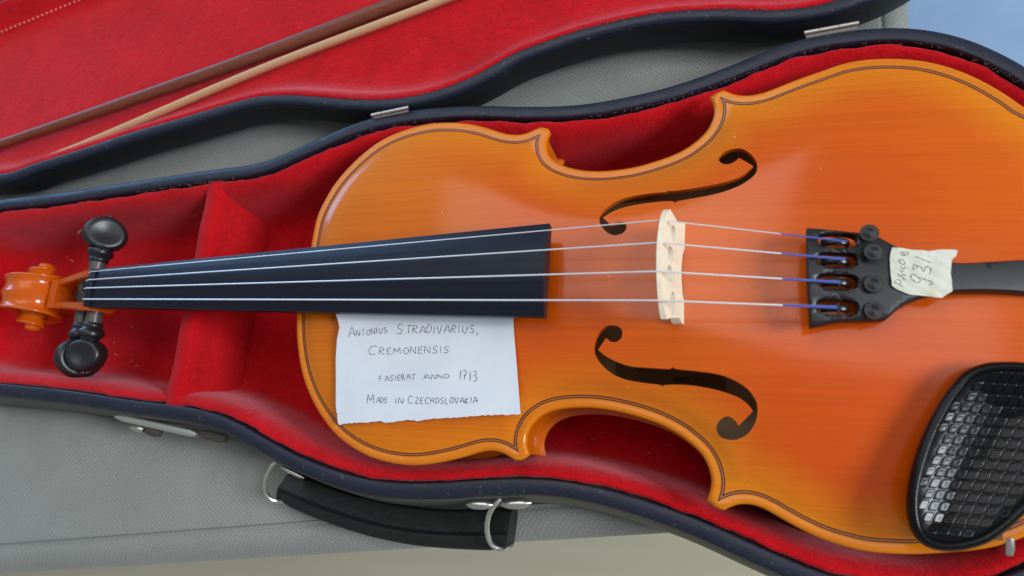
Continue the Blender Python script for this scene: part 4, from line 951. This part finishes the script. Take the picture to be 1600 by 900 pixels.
# chin rest: dished plate with raised lip and moulded diamond tiles
def chin():
    CH = CHIN+[(321,-79),(330,-66),(337,-50),(334,-40),(327,-35)]
    P = spline([tuple(p) for p in CH], 1.6, True); N = normals_in(P); cen = P.mean(0)
    root_z = 17.0
    def cz(q, d): 
        t = np.clip(d/26.0, 0, 1); return root_z-0.6-6.0*(1-(1-t)**2)
    M = MB()
    rws = []
    for d, z in [(2.5,6.5),(0.8,9.5),(-0.4,13.0),(-0.3,15.2),(0.3,16.6),(1.0,17.3),(1.9,17.4),(2.6,16.9),(3.2,16.0)]:
        rws.append([(p[0]+n[0]*d, p[1]+n[1]*d, z) for p, n in zip(P, N)])
    M.grid(rws, close_u=True)
    IN = P+N*3.2
    hx = np.array([(x, y) for x in np.arange(270, 340, 2.0) for y in np.arange(-104, -30, 2.0)]); hx = hx[inside(hx, IN)]; hx = hx[dist(hx, IN) > 1.0]
    cp, cf = cdt([IN], hx); cd = dist(cp, IN)
    k0 = len(M.v)
    M.v += [(p[0],p[1],float(16.0-0.4*min(d,1)-5.6*(1-(1-min(d/24,1))**2))) for p, d in zip(cp, cd)]; M.f += [[i+k0 for i in f] for f in cf]
    k1 = len(M.v); M.v += [(p[0]+n[0]*2.5, p[1]+n[1]*2.5, 6.5) for p, n in zip(P, N)]; M.f.append([k1+i for i in range(len(P))])
    o = M.part('chin_rest', M_CHIN, vio, sharp=60, label='black moulded chin rest with diamond pattern')
    def hz(q):
        d = float(dist(np.array([q]), IN)[0]); return 16.0-0.4*min(d,1)-5.6*(1-(1-min(d/24,1))**2)
    # one shared tile mesh: a low pillow on a slanted square
    a = np.array([3.6,-0.12]); b = np.array([-2.2,-3.95])
    T = MB(); rows = []
    for sc, z in ((0.485,-0.5),(0.48,0.05),(0.45,0.22),(0.34,0.27),(0.14,0.20)):
        cor = [(-1,-1),(1,-1),(1,1),(-1,1)]; r = []
        for i in range(4):
            p, q, s_ = np.array(cor[i-1]), np.array(cor[i]), np.array(cor[(i+1)%4])
            for t in (0.25, 0.5, 0.75):
                w = (1-t)**2*(q+(p-q)*0.30)+2*t*(1-t)*q+t*t*(q+(s_-q)*0.30); r.append(w*sc)
        rows.append([(a[0]*w[0]+b[0]*w[1], a[1]*w[0]+b[1]*w[1], z) for w in r])
    T.grid(rows, close_u=True); T.f.append([4*12+i for i in range(12)])
    me = mesh_data('tile', T.v, T.f, M_CHIN, True); fix(me)
    base = np.array(base_of(vio)); rnd = random.Random(9)
    for i in range(-24, 30):
        for j in range(-24, 24):
            c = np.array([290.4,-78.6])+a*i+b*j
            if not inside(np.array([c]), IN)[0] or dist(np.array([c]), IN)[0] < 1.0 or c[0] > 326: continue
            h = hz(c); gx = (hz(c+np.array([.6,0]))-hz(c-np.array([.6,0])))/1.2; gy = (hz(c+np.array([0,.6]))-hz(c-np.array([0,.6])))/1.2
            nn = Vector((-gx+rnd.uniform(-.03,.03), -gy+rnd.uniform(-.03,.03), 1)).normalized()
            t = bpy.data.objects.new('tile', me); scene.collection.objects.link(t); t.parent = o
            t.location = ((c[0]-base[0])*S, (c[1]-base[1])*S, (h+0.15-base[2])*S)
            t.rotation_mode = 'QUATERNION'; t.rotation_quaternion = Vector((0,0,1)).rotation_difference(nn)
    cl = MB()
    cl.tube([(313.5,-98.6,-3),(313.5,-99.4,-18),(313.5,-99.2,-34)], 1.9, 10)
    cl.tube([(313.5,-96,-0.5),(313.5,-99.5,-1.0),(313.5,-101.5,-2.5)], 1.7, 10)
    cl.part('clamp', M_NICK, o)
    MB().box((300,-92,4.2),(9,5,3.4)).part('cork_foot', Mat('cork', lin(120,84,52), 0.9).m, o)
chin()

# ------------------------------------------------------------------ bow lying in the lid
def bow():
    base = (-20, 165, -28)
    root = empty('violin_bow', base, 'brown wooden bow with pale hair lying inside the open lid', 'bow')
    zf = lambda x, y: lid_z((x, y))-16.2
    SP = spline([(-283,100.5),(-255.3,107.2),(-160,130.6),(-63.5,155.5),(20.3,179.6),(110,205.5),(205,232),(296,257)], 6)
    n = len(SP); pts = [(p[0], p[1], zf(*p)+5.4) for p in SP]
    rad = [3.0+1.25*min(1, i/(n*0.45)) for i in range(n)]
    MB().tube(pts, rad, 12).part('stick', M_STICK, root)
    HP = spline([(-283,75),(-198,97.6),(-61.7,144.8),(49.2,177.8),(150,210),(246,236)], 6)
    M = MB(); rows = []
    for p in HP:
        z = zf(*p); rows.append([(p[0]+0.2,p[1]+0.5,z+8.2),(p[0]+0.3,p[1]+0.9,z+4),(p[0]+0.2,p[1]+0.5,z+0.6),(p[0]-0.2,p[1]-0.5,z+0.6),(p[0]-0.3,p[1]-0.9,z+4),(p[0]-0.2,p[1]-0.5,z+8.2)])
    M.grid(rows, close_u=True); M.f.append(list(range(6))); M.f.append([(len(rows)-1)*6+i for i in range(6)])
    M.part('hair', M_HAIR, root, sharp=0)
    # head at the tip and frog at the other end, both beyond the picture's edge
    M = MB(); rows = []
    for q, w in [((-279,101),3.4),((-284,94),4.2),((-288,84),4.8),((-286,75),5.0)]:
        z = zf(*q); rows.append([(q[0]-w,q[1],z+0.8),(q[0]+w,q[1],z+0.8),(q[0]+w,q[1],z+9),(q[0]-w,q[1],z+9)])
    M.grid(rows, close_u=True); M.f.append([0,1,2,3]); M.f.append([12,13,14,15]); M.part('head', M_STICK, root)
    M = MB(); rows = []
    for t in np.linspace(0, 1, 7):
        c = np.array([232,232])+np.array([44,12.5])*t; z = zf(*c); w = 8.5-2.0*math.sin(math.pi*t)
        rows.append([(c[0],c[1]-w,z+0.6),(c[0],c[1]+w,z+0.6),(c[0],c[1]+w,z+10),(c[0],c[1]-w,z+10)])
    M.grid(rows, close_u=True); M.f.append([0,1,2,3]); M.f.append([24+i for i in range(4)]); M.part('frog', M_PEG, root)
bow()
